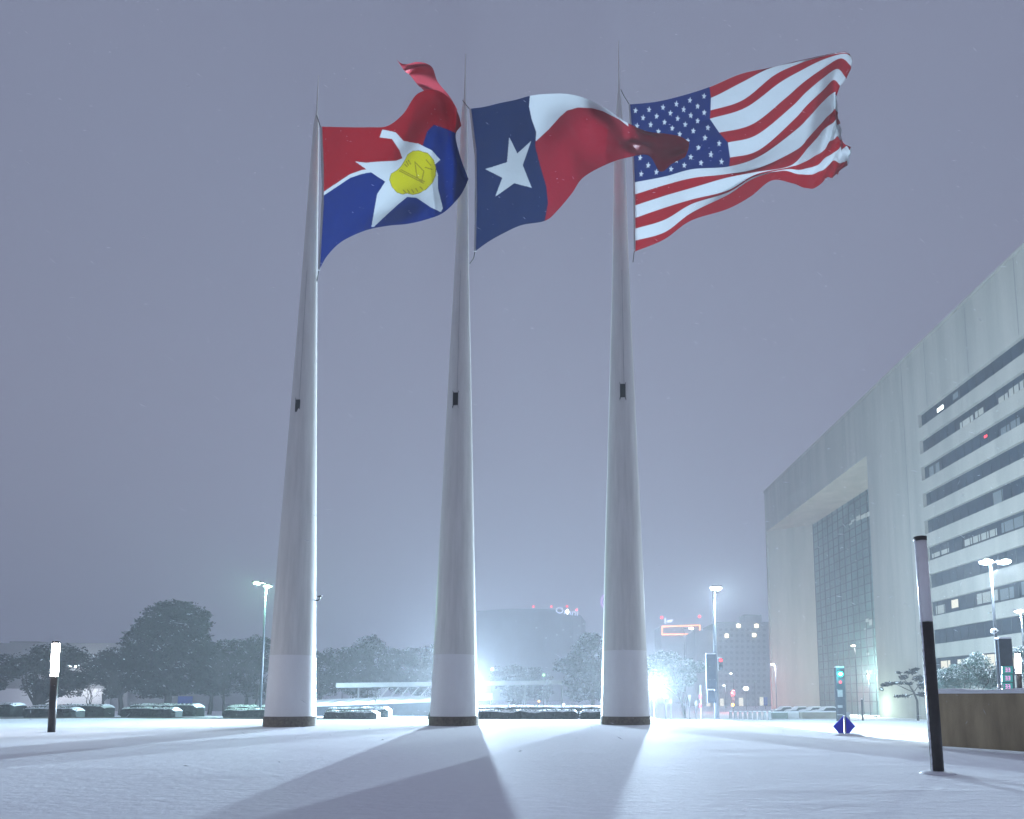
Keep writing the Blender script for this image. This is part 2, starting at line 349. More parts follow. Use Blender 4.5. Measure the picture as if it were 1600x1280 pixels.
# --- Dallas city flag
def z1(x, y): return (x / 3.37 + 470, y / 3.37 + 60)
net = [[(502,198),(504.5,262),(505,320),(498,423)], [(522,198.5),(524,260),(524,320),(512,399)], [(545,199),(546,255),(545,310),(535,377)], [(575,199),(575,250),(575,305),(572,360)],
       [(605,197),(606,250),(607,300),(606,353)], [(630,178),(632,235),(636,290),(636,350)], [(652,147),(655,215),(662,275),(663,344)], [(682,141),(684,200),(690,262),(692,333)],
       [(706,158),(703,200),(708,252),(716,310)], [(716,178),(710,205),(716,248),(727,292)], [(721,196),(712,212),(720,247),(732,280)]]
P, u, v = netgrid(net, 420, 300)
U, Vv = np.meshgrid(u / 10, v / 3, indexing='ij')
Yd = YA - .55 - 1.0 * U + .38 * np.sin(U * 9.5 + Vv * 2.2) * sm(0, .3, U) + .18 * np.sin(U * 21 - Vv * 5) * sm(.3, .8, U) + .10 * np.sin(Vv * 11 + U * 6) * sm(.15, .5, U) + .25 * sm(.82, 1, Vv) * U
x, y = (P[..., 0] - 470) * 3.37, (P[..., 1] - 60) * 3.37
B = np.interp(x, [80,115,150,200,260,320,370,445,540,640,665,700,770,830,900], [850,832,808,775,735,714,705,722,640,570,490,455,478,505,520])
col = np.where((y < B)[..., None], RED, np.array((.003, .016, .115)))
col = np.where(((y < B) & (y > B - 20) & (x < 445))[..., None], WHT, col)
star = [(285,648),(340,655),(400,650),(500,645),(535,632),(520,590),(480,530),(415,522),(430,480),(500,495),(540,540),(620,555),(690,590),(735,640),(705,665),(722,720),(722,790),(748,895),(738,915),(690,893),(610,840),(560,835),(500,885),(430,950),(385,993),(372,993),(388,900),(402,820),(445,755),(350,693)]
seal = [(545,645),(562,610),(590,592),(620,590),(670,605),(700,640),(712,680),(712,720),(695,760),(660,797),(620,818),(590,825),(560,817),(535,823),(505,812),(480,785),(465,745),(475,712),(505,695),(528,672)]
col = np.where(inpoly(x, y, star)[..., None], WHT, col)
sl = inpoly(x, y, seal); YEL = np.array((.44, .39, .003)); col = np.where(sl[..., None], YEL, col)
dmin = np.full(x.shape, 99.)
for i in range(len(seal)): dmin = np.minimum(dmin, segd(x, y, seal[i], seal[(i + 1) % len(seal)]) / 1.0)
for a, b2 in [((520,698),(645,762)),((528,692),(650,755)),((600,650),(648,700)),((600,650),(612,730)),((648,700),(636,756)),((612,730),(636,756)),((556,648),(566,668)),((566,642),(578,662)),((548,664),(560,676)),((540,800),(552,812)),((562,798),(572,812)),((584,796),(594,812)),((606,792),(616,806)),((628,782),(640,794)),((655,680),(690,690)),((660,640),(684,668))]:
    dmin = np.minimum(dmin, segd(x, y, a, b2) * 1.1)
col = np.where((sl & (dmin < 3.2))[..., None], np.array((.22, .18, .005)), col)
tf = thing('city_flag', 'crumpling city flag with a white star and round yellow seal', 'flag', at(502, 198, YA - .4), 'three large flags flying from the poles')
P2, u2, v2 = netgrid([[(650,160),(715,172)], [(664,146),(702,150)], [(652,132),(684,128)], [(640,117),(674,104)], [(632,111),(652,97)], [(619,92),(628,104)]], 120, 60)
U2, V2 = np.meshgrid(u2 / 5, v2, indexing='ij')
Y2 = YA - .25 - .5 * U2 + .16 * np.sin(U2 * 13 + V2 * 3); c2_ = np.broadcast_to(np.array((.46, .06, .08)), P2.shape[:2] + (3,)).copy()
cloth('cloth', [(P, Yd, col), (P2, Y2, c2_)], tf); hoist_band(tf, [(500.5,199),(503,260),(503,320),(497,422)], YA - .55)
# --- Texas flag
net = [[(735,170),(743,235),(744,310),(742,393)], [(757,167),(765,230),(767,300),(763,378)], [(782,161),(789,225),(792,295),(786,365)], [(806,156),(813,220),(820,285),(815,352)],
       [(828,150),(834,208),(845,270),(852,345)], [(855,147),(858,200),(866,258),(872,328)], [(885,147),(887,190),(890,240),(893,303)], [(915,154),(915,190),(914,230),(912,277)],
       [(945,169),(946,195),(948,222),(950,256)], [(977,190),(978,208),(980,226),(982,246)], [(1010,205),(1011,217),(1012,230),(1013,243)], [(1040,209),(1040,224),(1037,243),(1032,268)], [(1062,213),(1061,228),(1057,243),(1050,256)], [(1077,222),(1076,230),(1074,238),(1070,246)]]
P, u, v = netgrid(net, 420, 280)
U, Vv = np.meshgrid(u / 13, v / 3, indexing='ij')
Yd = YB - .6 - 1.3 * U + .35 * np.sin(U * 13.0 + Vv * 1.6 + .4) * sm(0, .25, U) * (1 - .75 * sm(.7, .85, U)) + .16 * np.sin(U * 28 - Vv * 6) * sm(.3, .6, U) * sm(.95, .7, U) + .12 * np.sin(Vv * 8 + U * 9) * sm(.1, .4, U)
x, y = (P[..., 0] - 700) * 3.555, (P[..., 1] - 60) * 3.555
xb = np.interp(y, [300,320,380,450,520,600,700,820,920,1015,1060], [457,455,450,465,490,485,510,545,555,537,530])
yw = np.interp(x, [440,490,560,620,660,720,800,860,950,1000,1010], [600,570,505,438,402,384,388,405,450,488,0])
TB = np.array((.005, .014, .055)); TR = np.array((.22, .006, .016))
col = np.where((x < xb)[..., None], TB, np.where((y < yw)[..., None], WHT, TR))
st = [(340,548),(385,640),(462,570),(415,705),(465,830),(368,805),(262,880),(302,775),(208,727),(328,688)]
col = np.where((inpoly(x, y, st) & (x < xb))[..., None], WHT * .72, col)
tf = thing('state_flag', 'flag with one white star on blue and folded white and red bands', 'flag', at(735, 170, YB - .4), 'three large flags flying from the poles')
cloth('cloth', [(P, Yd, col)], tf); hoist_band(tf, [(733,170),(741.5,235),(742.5,310),(740.5,393)], YB - .6)
# --- United States flag: rows are the stripe edges
Z = [
 [(150,368),(156,425),(162,486),(168,548),(173,610),(177,672),(180,736),(183,800),(185,868),(185,928),(185,998),(185,1058),(185,1125),(181,1186)],
 [(300,353),(306,412),(312,470),(320,530),(328,590),(338,655),(346,718),(352,768),(352,815),(350,874),(352,940),(350,1008),(350,1078),(346,1118)],
 [(450,318),(454,375),(458,432),(466,492),(476,555),(488,622),(498,680),(506,727),(508,776),(505,829),(506,894),(502,920),(498,970),(494,1014)],
 [(600,270),(608,330),(606,400),(602,447),(655,525),(702,578),(714,662),(710,712),(690,755),(690,775),(700,845),(702,856),(700,870),(694,950)],
 [(768,199),(772,247),(785,343),(800,385),(840,477),(862,535),(878,618),(884,652),(870,722),(860,742),(856,756),(850,768),(842,780),(826,880)],
 [(932,163),(934,166),(955,208),(988,248),(1020,335),(1050,385),(1068,452),(1076,512),(1080,622),(1050,706),(1040,716),(1020,728),(1000,736),(945,790)],
 [(1080,128),(1082,131),(1084,146),(1110,178),(1122,245),(1135,300),(1140,372),(1150,440),(1150,552),(1150,604),(1120,690),(1105,730),(1100,756),(1060,806)],
 [(1205,100),(1207,102),(1209,105),(1222,122),(1230,168),(1230,220),(1228,290),(1232,350),(1236,455),(1238,505),(1220,630),(1205,700),(1195,748),(1165,836)],
 [(1330,76),(1334,78),(1337,81),(1340,86),(1326,112),(1308,170),(1286,232),(1290,300),(1294,400),(1300,455),(1288,560),(1300,620),(1290,690),(1262,772)],
 [(1362,78),(1372,84),(1380,92),(1386,104),(1380,150),(1350,210),(1318,256),(1300,310),(1306,410),(1312,470),(1318,556),(1352,612),(1352,690),(1290,768)],
 [(1376,92),(1384,100),(1390,112),(1393,128),(1386,168),(1358,226),(1324,266),(1304,322),(1312,418),(1318,484),(1336,560),(1380,606),(1366,696),(1300,760)]]
net = [[(a / 3.555 + 940, b / 3.555 + 60) for a, b in c] for c in Z]
P, u, v = netgrid(net, 560, 420, vlin=True)
UU, VV = np.meshgrid(u, v, indexing='ij'); U = UU / 10; Vn = VV / 13
# small scale crumple at the fly end
cr_ = sm(.55, .95, U) * sm(.45, .8, Vn)
P[..., 0] += cr_ * (2.6 * np.sin(VV * 3.1 + UU * 3) + 1.0 * np.sin(VV * 7.3 - UU * 5)); P[..., 1] += cr_ * (2.8 * np.sin(UU * 6.5 + VV * 1.8) + .9 * np.sin(UU * 12 - VV * 3))
Yd = YC - .55 - 1.3 * U + .42 * np.sin(U * 10.5 + Vn * 3.4) * sm(0, .2, U) + .14 * np.sin(U * 25 + Vn * 9) * sm(.3, .8, U) + .16 * np.sin(Vn * 15 - U * 5) * sm(.1, .5, U) * sm(.3, .6, Vn) + cr_ * .16 * np.sin(VV * 2.1 + UU * 5)
k = np.floor(VV - 1e-6).astype(int)
col = np.where((k % 2 == 0)[..., None], np.array((.24, .004, .009)), WHT)
can = (UU < 3) & (VV < 7); col = np.where(can[..., None], np.array((.003, .012, .085)), col)
def gpos(uu, vv):
    i = int(round(uu / 10 * 559)); j = int(round(vv / 13 * 419)); return P[i, j]
for jr in range(9):
    for ir in range(11):
        if (ir + jr) % 2: continue
        c0 = gpos(3 * (ir + .9) / 11.8, 7 * (jr + .9) / 9.8); rs = 4.9; pl = []
        for q in range(10):
            w = -math.pi / 2 + q * math.pi / 5 + .1; r0 = rs if q % 2 == 0 else rs * .42; pl.append((c0[0] + r0 * .8 * math.cos(w), c0[1] + r0 * 1.1 * math.sin(w)))
        col = np.where((inpoly(P[..., 0], P[..., 1], pl) & can)[..., None], WHT, col)
tf = thing('national_flag', 'striped red and white flag with many small stars on blue', 'flag', at(985, 163, YC - .4), 'three large flags flying from the poles')
cloth('cloth', [(P, Yd, col)], tf); hoist_band(tf, [(982,163),(988,250),(990,300),(990.5,392)], YC - .55, 2.5)
# ------------------------------------------------------------------ floodlights
def flood(px, py, Y, aim, label, watts):
    c = at(px, py, Y); g = gz(c.x, Y); t = thing('floodlight', label, 'floodlight', (c.x, Y, g), 'floodlights aimed at the flags')
    mb = MB(); mb.tube([(c.x, Y + .3, g - .1), (c.x, Y + .3, c.z - .3)], .06, 8); mb.build('post', M['dkmetal'], t)
    mb = MB(); mb.box((c.x - .36, Y + .08, c.z - .28), (c.x + .36, Y + .5, c.z + .28)); h = mb.build('housing', M['dkmetal'], t)
    mb = MB(); mb.box((c.x - .32, Y + .03, c.z - .24), (c.x + .32, Y + .085, c.z + .24)); mb.build('lens', M['core'], h)
    lamp('bulb', t, (c.x, Y - .22, c.z), watts, (.66, .84, 1), .16, 118, (c.x * .75, Y - 40, 10))
    lamp('glow', t, (c.x, Y - .24, c.z), watts * (.78 if px < 800 else .42), (.54, .77, 1), .16)
flood(736, 1075, 64, None, 'glaring floodlight hidden behind the middle flagpole, its glow spilling at the right edge', FLOOD_W)
flood(1022, 1075, 64, None, 'glaring white floodlight shining beside the foot of the rightmost flagpole', FLOOD_W)
# ------------------------------------------------------------------ tube bollard lamps
def tube_lamp(base, top, joint, Y, w, lit, label):
    b = at(base[0], base[1], Y); b.z = gz(b.x, Y) - .1; tp = at(top[0], top[1], Y); j = at(joint[0], joint[1], Y); r = w / 2 * mpp(Y, 1.5)
    t = thing('column_lamp', label, 'lamp', b, 'round column lamps of the plaza')
    ax = (tp - b).normalized(); b2 = b + (j - b).length * ax
    MB().tube([b, b2], r, 28).build('post', M['brown'], t, True)
    MB().tube([b2 + ax * .01, tp], r * .98, 28).build('diffuser', M['tube'] if lit else M['opal'], t, True)
    MB().tube([tp, tp + ax * r * .75], r * 1.04, 28).build('cap', M['brown'], t, True)
    return t, b, tp, b2, r
t, b, tp, b2, r = tube_lamp((1465, 1204), (1438, 845.5), (1450, 972), 10.9, 18.5, False, 'unlit column lamp leaning in front of the low wall, white above and dark below')
mb = MB(); ax = (tp - b).normalized()
for i in range(30):
    p = b + (tp - b) * ((i + .5) / 30); mb.sphere(p + Vector((-r * .93, -r * .22, 0)), .016 + .004 * random.random(), 6, 5, 5.2)
mb.build('snow_strip', M['snowcap'], t, True)
mb = MB(); mb.sphere((b.x, 10.9, b.z + .1), .26, 16, 8, .16); mb.build('snow_mound', M['snowcap'], t, True)
t, b, tp, b2, r = tube_lamp((80.5, 1143), (87.5, 1006), (83, 1057), 23.2, 10.2, True, 'brightly lit column lamp on its thin dark post at the left edge of the plaza')
# ------------------------------------------------------------------ low wall on the right
c0 = at(1458, 1079, 16.9); c1 = at(1650, 1081, 14.2)
t = thing('low_wall', 'low brown concrete wall topped with smooth snow at the right edge of the plaza', 'wall', (c0.x, 16.9, 0))
d = Vector((c1.x - c0.x, c1.y - c0.y, 0)).normalized(); nrm = Vector((-d.y, d.x, 0)); ztop = c0.z - .07; L = 16
e = c0 + d * L
def wq(a, z): return Vector((a.x, a.y, z))
mb = MB(); mb.hexa([wq(c0, -2.5), wq(e, -2.5), wq(e + nrm * .45, -2.5), wq(c0 + nrm * .45, -2.5)], [wq(c0, ztop), wq(e, ztop), wq(e + nrm * .45, ztop), wq(c0 + nrm * .45, ztop)])
q = c0 + nrm * .45; back = Vector((.62, 1, 0)).normalized() * 10
mb.hexa([wq(q, -3), wq(q + d * .45, -3), wq(q + d * .45 + back, -3), wq(q + back, -3)], [wq(q, ztop), wq(q + d * .45, ztop), wq(q + d * .45 + back, ztop - .6), wq(q + back, ztop - .6)])
mb.build('wall_body', M['wallb'], t)
mb = MB(); n = 60; ring = []
for i in range(n + 1):
    p = c0 + d * (L * i / n); h = .085 + .02 * math.sin(i * .9) + .015 * random.random()
    pts = [wq(p - nrm * .02, ztop - .01), wq(p - nrm * .035, ztop + h * .5), wq(p + nrm * .05, ztop + h), wq(p + nrm * .4, ztop + h), wq(p + nrm * .48, ztop - .01)]
    ring.append(pts)
for i in range(n):
    for k in range(4): mb.add([ring[i][k], ring[i+1][k], ring[i+1][k+1], ring[i][k+1]], [(0,1,2,3)])
mb.add(ring[0], [(4,3,2,1,0)]); mb.build('snow_cap', M['snowcap'], t)
# ------------------------------------------------------------------ blue diamond sign
Y = 21.6; c = at(1319.5, 1132, Y); k = mpp(Y, 0); t = thing('diamond_sign', 'small bright blue diamond sign with a pale post, half sunk behind the snow crest', 'sign', (c.x, Y, gz(c.x, Y)))
P0 = [(1302,1135),(1318.2,1118.5),(1318.2,1146),(1311,1146)]; P1 = [(1320.8,1118.5),(1336.5,1135),(1326,1147.5),(1320.8,1146)]
for pl, dy in ((P0, .0), (P1, .0)):
    mb = MB(); q0 = [at(a, b + 0, Y + dy) for a, b in pl]; q1 = [p + Vector((0, .03, 0)) for p in q0]; mb.hexa(q0, q1); mb.build('panel', M['bluepaint'], t)
p = at(1319.5, 1118, Y); MB().box((p.x - .022, Y - .02, gz(c.x, Y) - .3), (p.x + .022, Y + .05, p.z)).build('post', M['steel'], t)
mb = MB(); mb.sphere((c.x, Y - .15, gz(c.x, Y) - .02), .5, 24, 10, .15); mb.build('snow_mound', M['snow'], t, True)
# ------------------------------------------------------------------ big building on the right
VX = -.0205
corner = at(1194, 770, 150); L0 = corner.x - VX * 150; ZT = corner.z; GZB = -2.9
def onf(px, py, L=None):
    L = L0 if L is None else L; d = ray(px, py); tt = L / (d.x - VX * d.y); return d.y * tt, CAMH + d.z * tt
def BP(L, Y, z): return Vector((L + VX * Y, Y, z))
def bbox(mb, La, Lb, Ya, Yb, za, zb):
    return mb.hexa([BP(La,Ya,za),BP(Lb,Ya,za),BP(Lb,Yb,za),BP(La,Yb,za)], [BP(La,Ya,zb),BP(Lb,Ya,zb),BP(Lb,Yb,zb),BP(La,Yb,zb)])
Yo1 = onf(1202, 950)[0]; Yo0 = onf(1366, 950)[0]; ZO = onf(1349, 716)[1]; L1 = L0 + 8; Yg1 = onf(1276, 950, L1)[0]; Yw = onf(1441, 760)[0]; Yend = 56
bt = thing('office_building', 'huge pale concrete office block with a tall glazed portal and dark ribbon windows', 'building', BP(L0, 100, GZB))
LB = L0 + 34
mb = MB()
bbox(mb, L0, LB, Yo1, 150.0, GZB, ZT)                       # far pier
bbox(mb, L0, L0 + 8.0, Yo0, Yo1, ZO, ZT)                    # lintel over the portal
bbox(mb, L0, LB, Yw, Yo0, GZB, ZT)                          # solid wall beside the portal
bands = [646.8, 688.6, 730.7, 772.4, 816, 860]; zb = [onf(1437.5, b)[1] for b in bands]; stp = (zb[0] - zb[5]) / 5
zb = [zb[0] - stp * i for i in range(10)]; hb = zb[0] - onf(1437.5, 668.5)[1]
bbox(mb, L0, LB, Yend, Yw, zb[0], ZT)                       # parapet wall
for i in range(9): bbox(mb, L0, L0 + 1.0, Yend, Yw, zb[i + 1], zb[i] - hb)
bbox(mb, L0, L0 + 1.0, Yend, Yw, GZB, zb[9] - 2.6)
mb.build('wall', M['conc'], bt)
# splayed side wall of the portal and its soffit slab
mb = MB(); mb.hexa([BP(L0 + .3, Yo1 - .05, GZB), BP(L1, Yg1, GZB), BP(L1 + 2, Yg1 + 2, GZB), BP(L0 + .8, Yo1 + .0, GZB)], [BP(L0 + .3, Yo1 - .05, ZO), BP(L1, Yg1, ZO), BP(L1 + 2, Yg1 + 2, ZO), BP(L0 + .8, Yo1, ZO)])
mb.build('portal_side_wall', M['conc'], bt)
# vertical panel joints on the facade
JM = mat('joint_grey', (.20, .20, .19), .9, var=.2)
for yj in (Yw + 3.5, Yw - 2.3, Yw - 11, Yw - 19.5, Yw - 28, Yo0 + 7, Yo0 + 22, Yo0 + 36):
    lo = ZO + .5 if yj > Yo0 else (zb[0] + .4 if yj < Yw else GZB); mb = MB(); bbox(mb, L0 - .012, L0 + .05, yj, yj + .07, lo, ZT - .1); mb.build('panel_joint', JM, bt)
mb = MB(); bbox(mb, L0 - .14, LB, Yend, 150.2, ZT, ZT + .35); mb.build('roof_edge', M['conc'], bt)
# portal glass
mb = MB(); bbox(mb, L1, L1 + .2, Yo0 - 4, Yg1, GZB, ZO); mb.cur = 1; ng = 17
for i in range(ng + 1):
    yy = Yo0 + (Yg1 - Yo0) * i / ng; bbox(mb, L1 - .16, L1, yy - .06, yy + .06, GZB, ZO - .01)
for i in range(24):
    zz_ = GZB + 3.2 + i * (ZO - GZB - 3.2) / 23.5; bbox(mb, L1 - .10, L1 - .004, Yo0 - 4, Yg1 - .01, zz_ - .07, zz_ + .07)
gl = mb.build('portal_glazing', [M['glasst'], M['mull']], bt)
def panes(parent, L, rects, mname, nm='lit_pane'):
    for ya, yb, za, z_ in rects: bbox(MB(), 0, 0, 0, 0, 0, 0); m_ = MB(); bbox(m_, L - .02, L + .05, ya, yb, za, z_); m_.build(nm, M[mname], parent)
def fpane(parent, L, x0, y0, x1, y1, mname, thick=.05, nm='lit_pane'):   # lit pane seen at photo pixels, on plane L
    a, b = onf(x0, (y0 + y1) / 2, L), onf(x1, (y0 + y1) / 2, L); zt_, zb_ = onf((x0 + x1) / 2, y0, L)[1], onf((x0 + x1) / 2, y1, L)[1]
    m_ = MB(); bbox(m_, L - .03, L + thick, min(a[0], b[0]), max(a[0], b[0]), zb_, zt_); return m_.build(nm, M[mname], parent)
for r_ in [(1330,812,1336,815),(1338,806,1344,813),(1345,804,1352,810),(1353,800,1360,807),(1326,818,1331,820),(1352,967,1357,972),(1358,968,1363,977),(1354,1020,1358,1024),(1353,1047,1357,1051),(1358,1047,1363,1054),(1355,1056,1359,1059),(1350,982,1353,984)]: fpane(gl, L1 - .1, *r_, 'room')
for r_ in [(1340,1072,1363,1112),(1352,984,1363,1015)]: fpane(gl, L1 - .03, *r_, 'room3')
# ribbon windows
for i in range(10):
    h = hb if i < 9 else 2.6
    m_ = MB(); bbox(m_, L0 + .45, L0 + .55, Yend, Yw - .002, zb[i] - h + .002, zb[i] - .002); m_.cur = 1; yy = Yend + .8
    while yy < Yw - .3: bbox(m_, L0 + .40, L0 + .448, yy - .03, yy + .03, zb[i] - h + .004, zb[i] - .004); yy += 1.5
    w_ = m_.build('window_strip', [M['glass'], M['mull']], bt)
    # reveals at the strip's end are the wall's own thickness
    def lp(ya, yb, f0, f1, mn):
        m2_ = MB(); bbox(m2_, L0 + .452 - .01, L0 + .46, Yw - yb, Yw - ya, zb[i] - h + h * f0, zb[i] - h + h * f1); m2_.build('lit_pane', M[mn], w_)
    data = {0: [(3.6,4.9,.35,.62,'litw2'),(7,8,.4,.8,'room3')], 1: [(8,10.5,.12,.55,'room'),(10.9,12.4,.2,.6,'room'),(15,16.5,.1,.5,'room'),(16.7,18.2,.12,.6,'room'),(18.4,20,.15,.62,'room'),(26.6,33,.2,.9,'room3')],
            2: [(1,2,.15,.8,'room3'),(2.3,3.3,.15,.8,'room3'),(15,16.4,.1,.55,'room3'),(16.6,18,.1,.6,'room3')], 3: [(18.2,18.9,.2,.3,'room')],
            4: [(13,14.6,.1,.85,'room3'),(18,21,.1,.8,'room3')], 5: [(.5,2.2,.2,.5,'room'),(2.6,4.2,.2,.5,'room'),(7.4,8.8,.2,.62,'room'),(9,10.3,.2,.62,'room'),(10.5,11.8,.2,.62,'room'),(12,13.2,.2,.62,'room'),(14,17.6,.2,.8,'room3'),(18,20,.25,.95,'room')],
            7: [(.6,2.6,.12,.7,'room'),(4,5.4,.3,.85,'room2'),(9,12.6,.2,.85,'room'),(13,15.2,.15,.8,'room3'),(16.4,17.8,.2,.95,'room3')],
            9: [(1,3,.45,.85,'room2'),(4.5,7.4,.4,.85,'room2'),(9.5,14.5,.3,.95,'room2'),(15,17,.3,.7,'room'),(19,22,.2,.9,'room2'),(25,30,.2,.9,'room2')]}
    M['litw2'] = M.get('litw2') or emi('bright_room_lamp', (.9, 1, .95), 5)
    for q_ in data.get(i, []): lp(*q_)
# red exit sign glow in third band
a = onf(1540, 682, L0 + .44); m_ = MB(); bbox(m_, L0 + .43, L0 + .44, a[0] - .25, a[0] + .25, a[1] - .12, a[1] + .12); m_.build('exit_light', M['red'], bt)
# entrance canopy in the portal and a light washing the wall
t = thing('uplight', 'small ground uplight washing the pale wall beside the windswept little tree', 'light', (0, 0, 0)); a = onf(1385, 1112); loc = BP(L0 - 1.6, a[0], gz(BP(L0 - 1.6, a[0], 0).x, a[0]))
t.location = loc; WORLD[t.name] = loc; MB().box(loc + Vector((-.2, -.2, -.1)), loc + Vector((.2, .2, .22))).build('housing', M['dkmetal'], t)
lamp('bulb', t, loc + Vector((-1.2, 0, 1.6)), 1100, (.72, 1, .86), .1)
a = onf(1357, 1050, L1 - 3); loc = BP(L1 - 3, a[0], 4.5); t = thing('entrance_lamp', 'lamp cluster by the entrance inside the glazed portal', 'lamp', (loc.x, loc.y, gz(loc.x, loc.y)))
MB().tube([(loc.x, loc.y, gz(loc.x, loc.y)), (loc.x, loc.y, 4.3)], .07, 8).build('post', M['dkmetal'], t); MB().sphere(loc, .2, 10, 8).build('globe', M['room2'], t); lamp('bulb', t, loc + Vector((-.5, 0, .3)), 13000, (.86, 1, .92), .2)
# ------------------------------------------------------------------ trees
def leaves(mb, blobs, n, size, snow=.1, flat=.75, shell=.55):
    tot = sum(b[1] * b[2] for b in blobs)
    for c, rx, rz in blobs:
        for _ in range(int(n * rx * rz / tot)):
            d = Vector((random.gauss(0, 1), random.gauss(0, 1), random.gauss(0, 1))).normalized(); rr = shell + (1.06 - shell) * random.random() ** .7
            rr *= 1 + .12 * math.sin(d.x * 7 + c[0]) + .10 * math.sin(d.z * 9 + c[2])
            p = Vector((c[0] + d.x * rx * rr, c[1] + d.y * rx * rr, c[2] + d.z * rz * rr)); s = size * random.uniform(.5, 1.3)
            a = Vector((random.gauss(0, 1), random.gauss(0, 1), random.gauss(0, .5))).normalized(); b = a.cross(Vector((random.gauss(0, 1), random.gauss(0, 1), random.gauss(0, 1)))).normalized()
            mb.cur = 1 if (random.random() < snow and d.z > -.1) else 0
            mb.add([p - a * s, p + b * s * flat * .6, p + a * s, p - b * s * flat * .6], [(0, 1, 2, 3)])
def limbs(mb, base, crown_pts, r0, n=6, bend=.15, fork=.35):
    H = max(p[2] for p in crown_pts) - base[2]; cx_ = sum(p[0] for p in crown_pts) / len(crown_pts); cyy = sum(p[1] for p in crown_pts) / len(crown_pts)
    fk = Vector((base[0] + (cx_ - base[0]) * .35, base[1], base[2] + H * fork))
    mb.tube([base, (Vector(base) + fk) / 2 + Vector((random.uniform(-.1, .1), 0, 0)), fk], [r0 * 1.25, r0, r0 * .85], n)
    for p in crown_pts:
        p = Vector(p); m = fk + (p - fk) * .5 + Vector((random.uniform(-bend, bend) * H, random.uniform(-bend, bend) * H, random.uniform(-.02, .1) * H))
        mb.tube([fk, m, p], [r0 * .6, r0 * .35, r0 * .12], 5, False)
TG = 'trees along the road beyond the plaza'
def leafy(name, label, px, base_px, Y, blobs, n, size, lm='leaf', snow=.1, r0=.3, fork=.35, grp=TG):
    B_ = at(base_px, 1100, Y); base = Vector((B_.x, Y, gz(B_.x, Y) - .15)); t = thing(name, label, 'tree', base, grp); bl = []
    for x, y, rx, ry in blobs:
        k = mpp(Y, 5); yy = Y + random.uniform(-.35, .35) * rx * k; c = at(x, y, yy); bl.append((c, rx * k, ry * k))
    n = int(n * 3.0); size = size * .60; snow = snow * (1 if lm == 'leafg' else .06)
    mb = MB(); limbs(mb, base, [b[0] for b in bl], r0, fork=fork); mb.build('trunk', M['bark'], t, True)
    mb = MB(); leaves(mb, bl, n, size, snow); mb.build('crown', [M[lm], M['snowcap']], t)
    return t
def blobcloud(x0, x1, y0, y1, n, r, seed=0):
    rs = random.Random(seed); out = []
    for _ in range(n * 6):
        if len(out) >= n: break
        a = rs.uniform(-1, 1); b = rs.uniform(-1, 1)
        if a * a + b * b > 1: continue
        out.append(((x0 + x1) / 2 + a * (x1 - x0) / 2 * .82, (y0 + y1) / 2 + b * (y1 - y0) / 2 * .80, r * rs.uniform(.7, 1.35), r * rs.uniform(.55, .95)))
    return out
def bare(name, label, px, Y, top, spread, seed, base_py=1100, r0=.16, levels=5, grp=TG, snowy=False):
    rs = random.Random(seed); B_ = at(px, base_py, Y); base = Vector((B_.x, Y, gz(B_.x, Y) - .15)); H = at(px, top, Y).z - base.z; sp_ = spread * mpp(Y, 3)
    t = thing(name, label, 'tree', base, grp); tr = MB(); cw = MB()
    def grow(p, d, ln, r, lev):
        mid = p + d * ln * .5 + Vector((rs.gauss(0, .04), rs.gauss(0, .04), 0)) * ln; q = p + d * ln + Vector((rs.gauss(0, .06), rs.gauss(0, .06), 0)) * ln
        (tr if lev < 2 else cw).tube([p, mid, q], [r, r * .85, r * .65], 6 if lev < 2 else 3, False)
        if lev >= levels: return
        for k_ in range(3 if lev < 3 else rs.choice((3, 4))):
            ang = rs.uniform(0, 2 * math.pi); tilt = rs.uniform(.35, .85); e1 = d.cross(Vector((.3, 1, .2))).normalized(); e2 = d.cross(e1)
            nd = (d * math.cos(tilt) + (e1 * math.cos(ang) + e2 * math.sin(ang)) * math.sin(tilt)); nd.z += .12; nd.x *= sp_ / H * 1.7; nd.normalize()
            st_ = p + (q - p) * rs.uniform(.55, 1); grow(st_, nd, ln * rs.uniform(.55, .8), r * .58, lev + 1)
    grow(base, Vector((0, 0, 1)), H * .30, r0, 0)
    tr.build('trunk', M['bark'], t, True); cw.build('crown', M['twig'], t); return t
leafy('oak_tree', 'dark oak cut by the left edge of the picture', 0, -8, 100, blobcloud(-50, 26, 1012, 1090, 10, 16, 1), 3200, .34, r0=.3)
leafy('oak_tree', 'spreading oak with forked low trunk behind the lit column lamp', 80, 42, 92, blobcloud(16, 156, 1008, 1088, 28, 17, 2), 6000, .30, r0=.28, fork=.15)
bare('bare_tree', 'leafless tree in front of the pale warehouse, left of the big pine', 160, 88, 1000, 60, 3)
leafy('oak_tree', 'small dark oak against the white warehouse wall left of the big pine', 185, 190, 96, blobcloud(136, 236, 1010, 1092, 22, 14, 4), 4600, .28)
pine = [(272,952,26,14),(300,962,22,14),(250,960,24,13),(282,975,40,16),(312,978,16,12),(235,985,26,12),(262,990,44,16),(300,998,28,15),(218,1004,26,11),(252,1012,46,15),(300,1018,32,15),(228,1030,34,13),(270,1036,46,16),(312,1040,20,14),(240,1052,40,14),(282,1058,40,14),(212,1018,20,8),(205,1040,18,8),(322,962,8,8),(222,1062,28,12),(262,1074,40,12),(300,1072,34,12),(240,1082,26,9),(318,1052,18,14),(285,948,20,9),(258,950,14,8),(228,972,14,8),(208,992,12,7)]
leafy('pine_tree', 'tallest tree, a broad dark pine with a rounded top left of the first flagpole', 265, 262, 108, pine, 11000, .42, 'pine', .015, r0=.45, fork=.6)
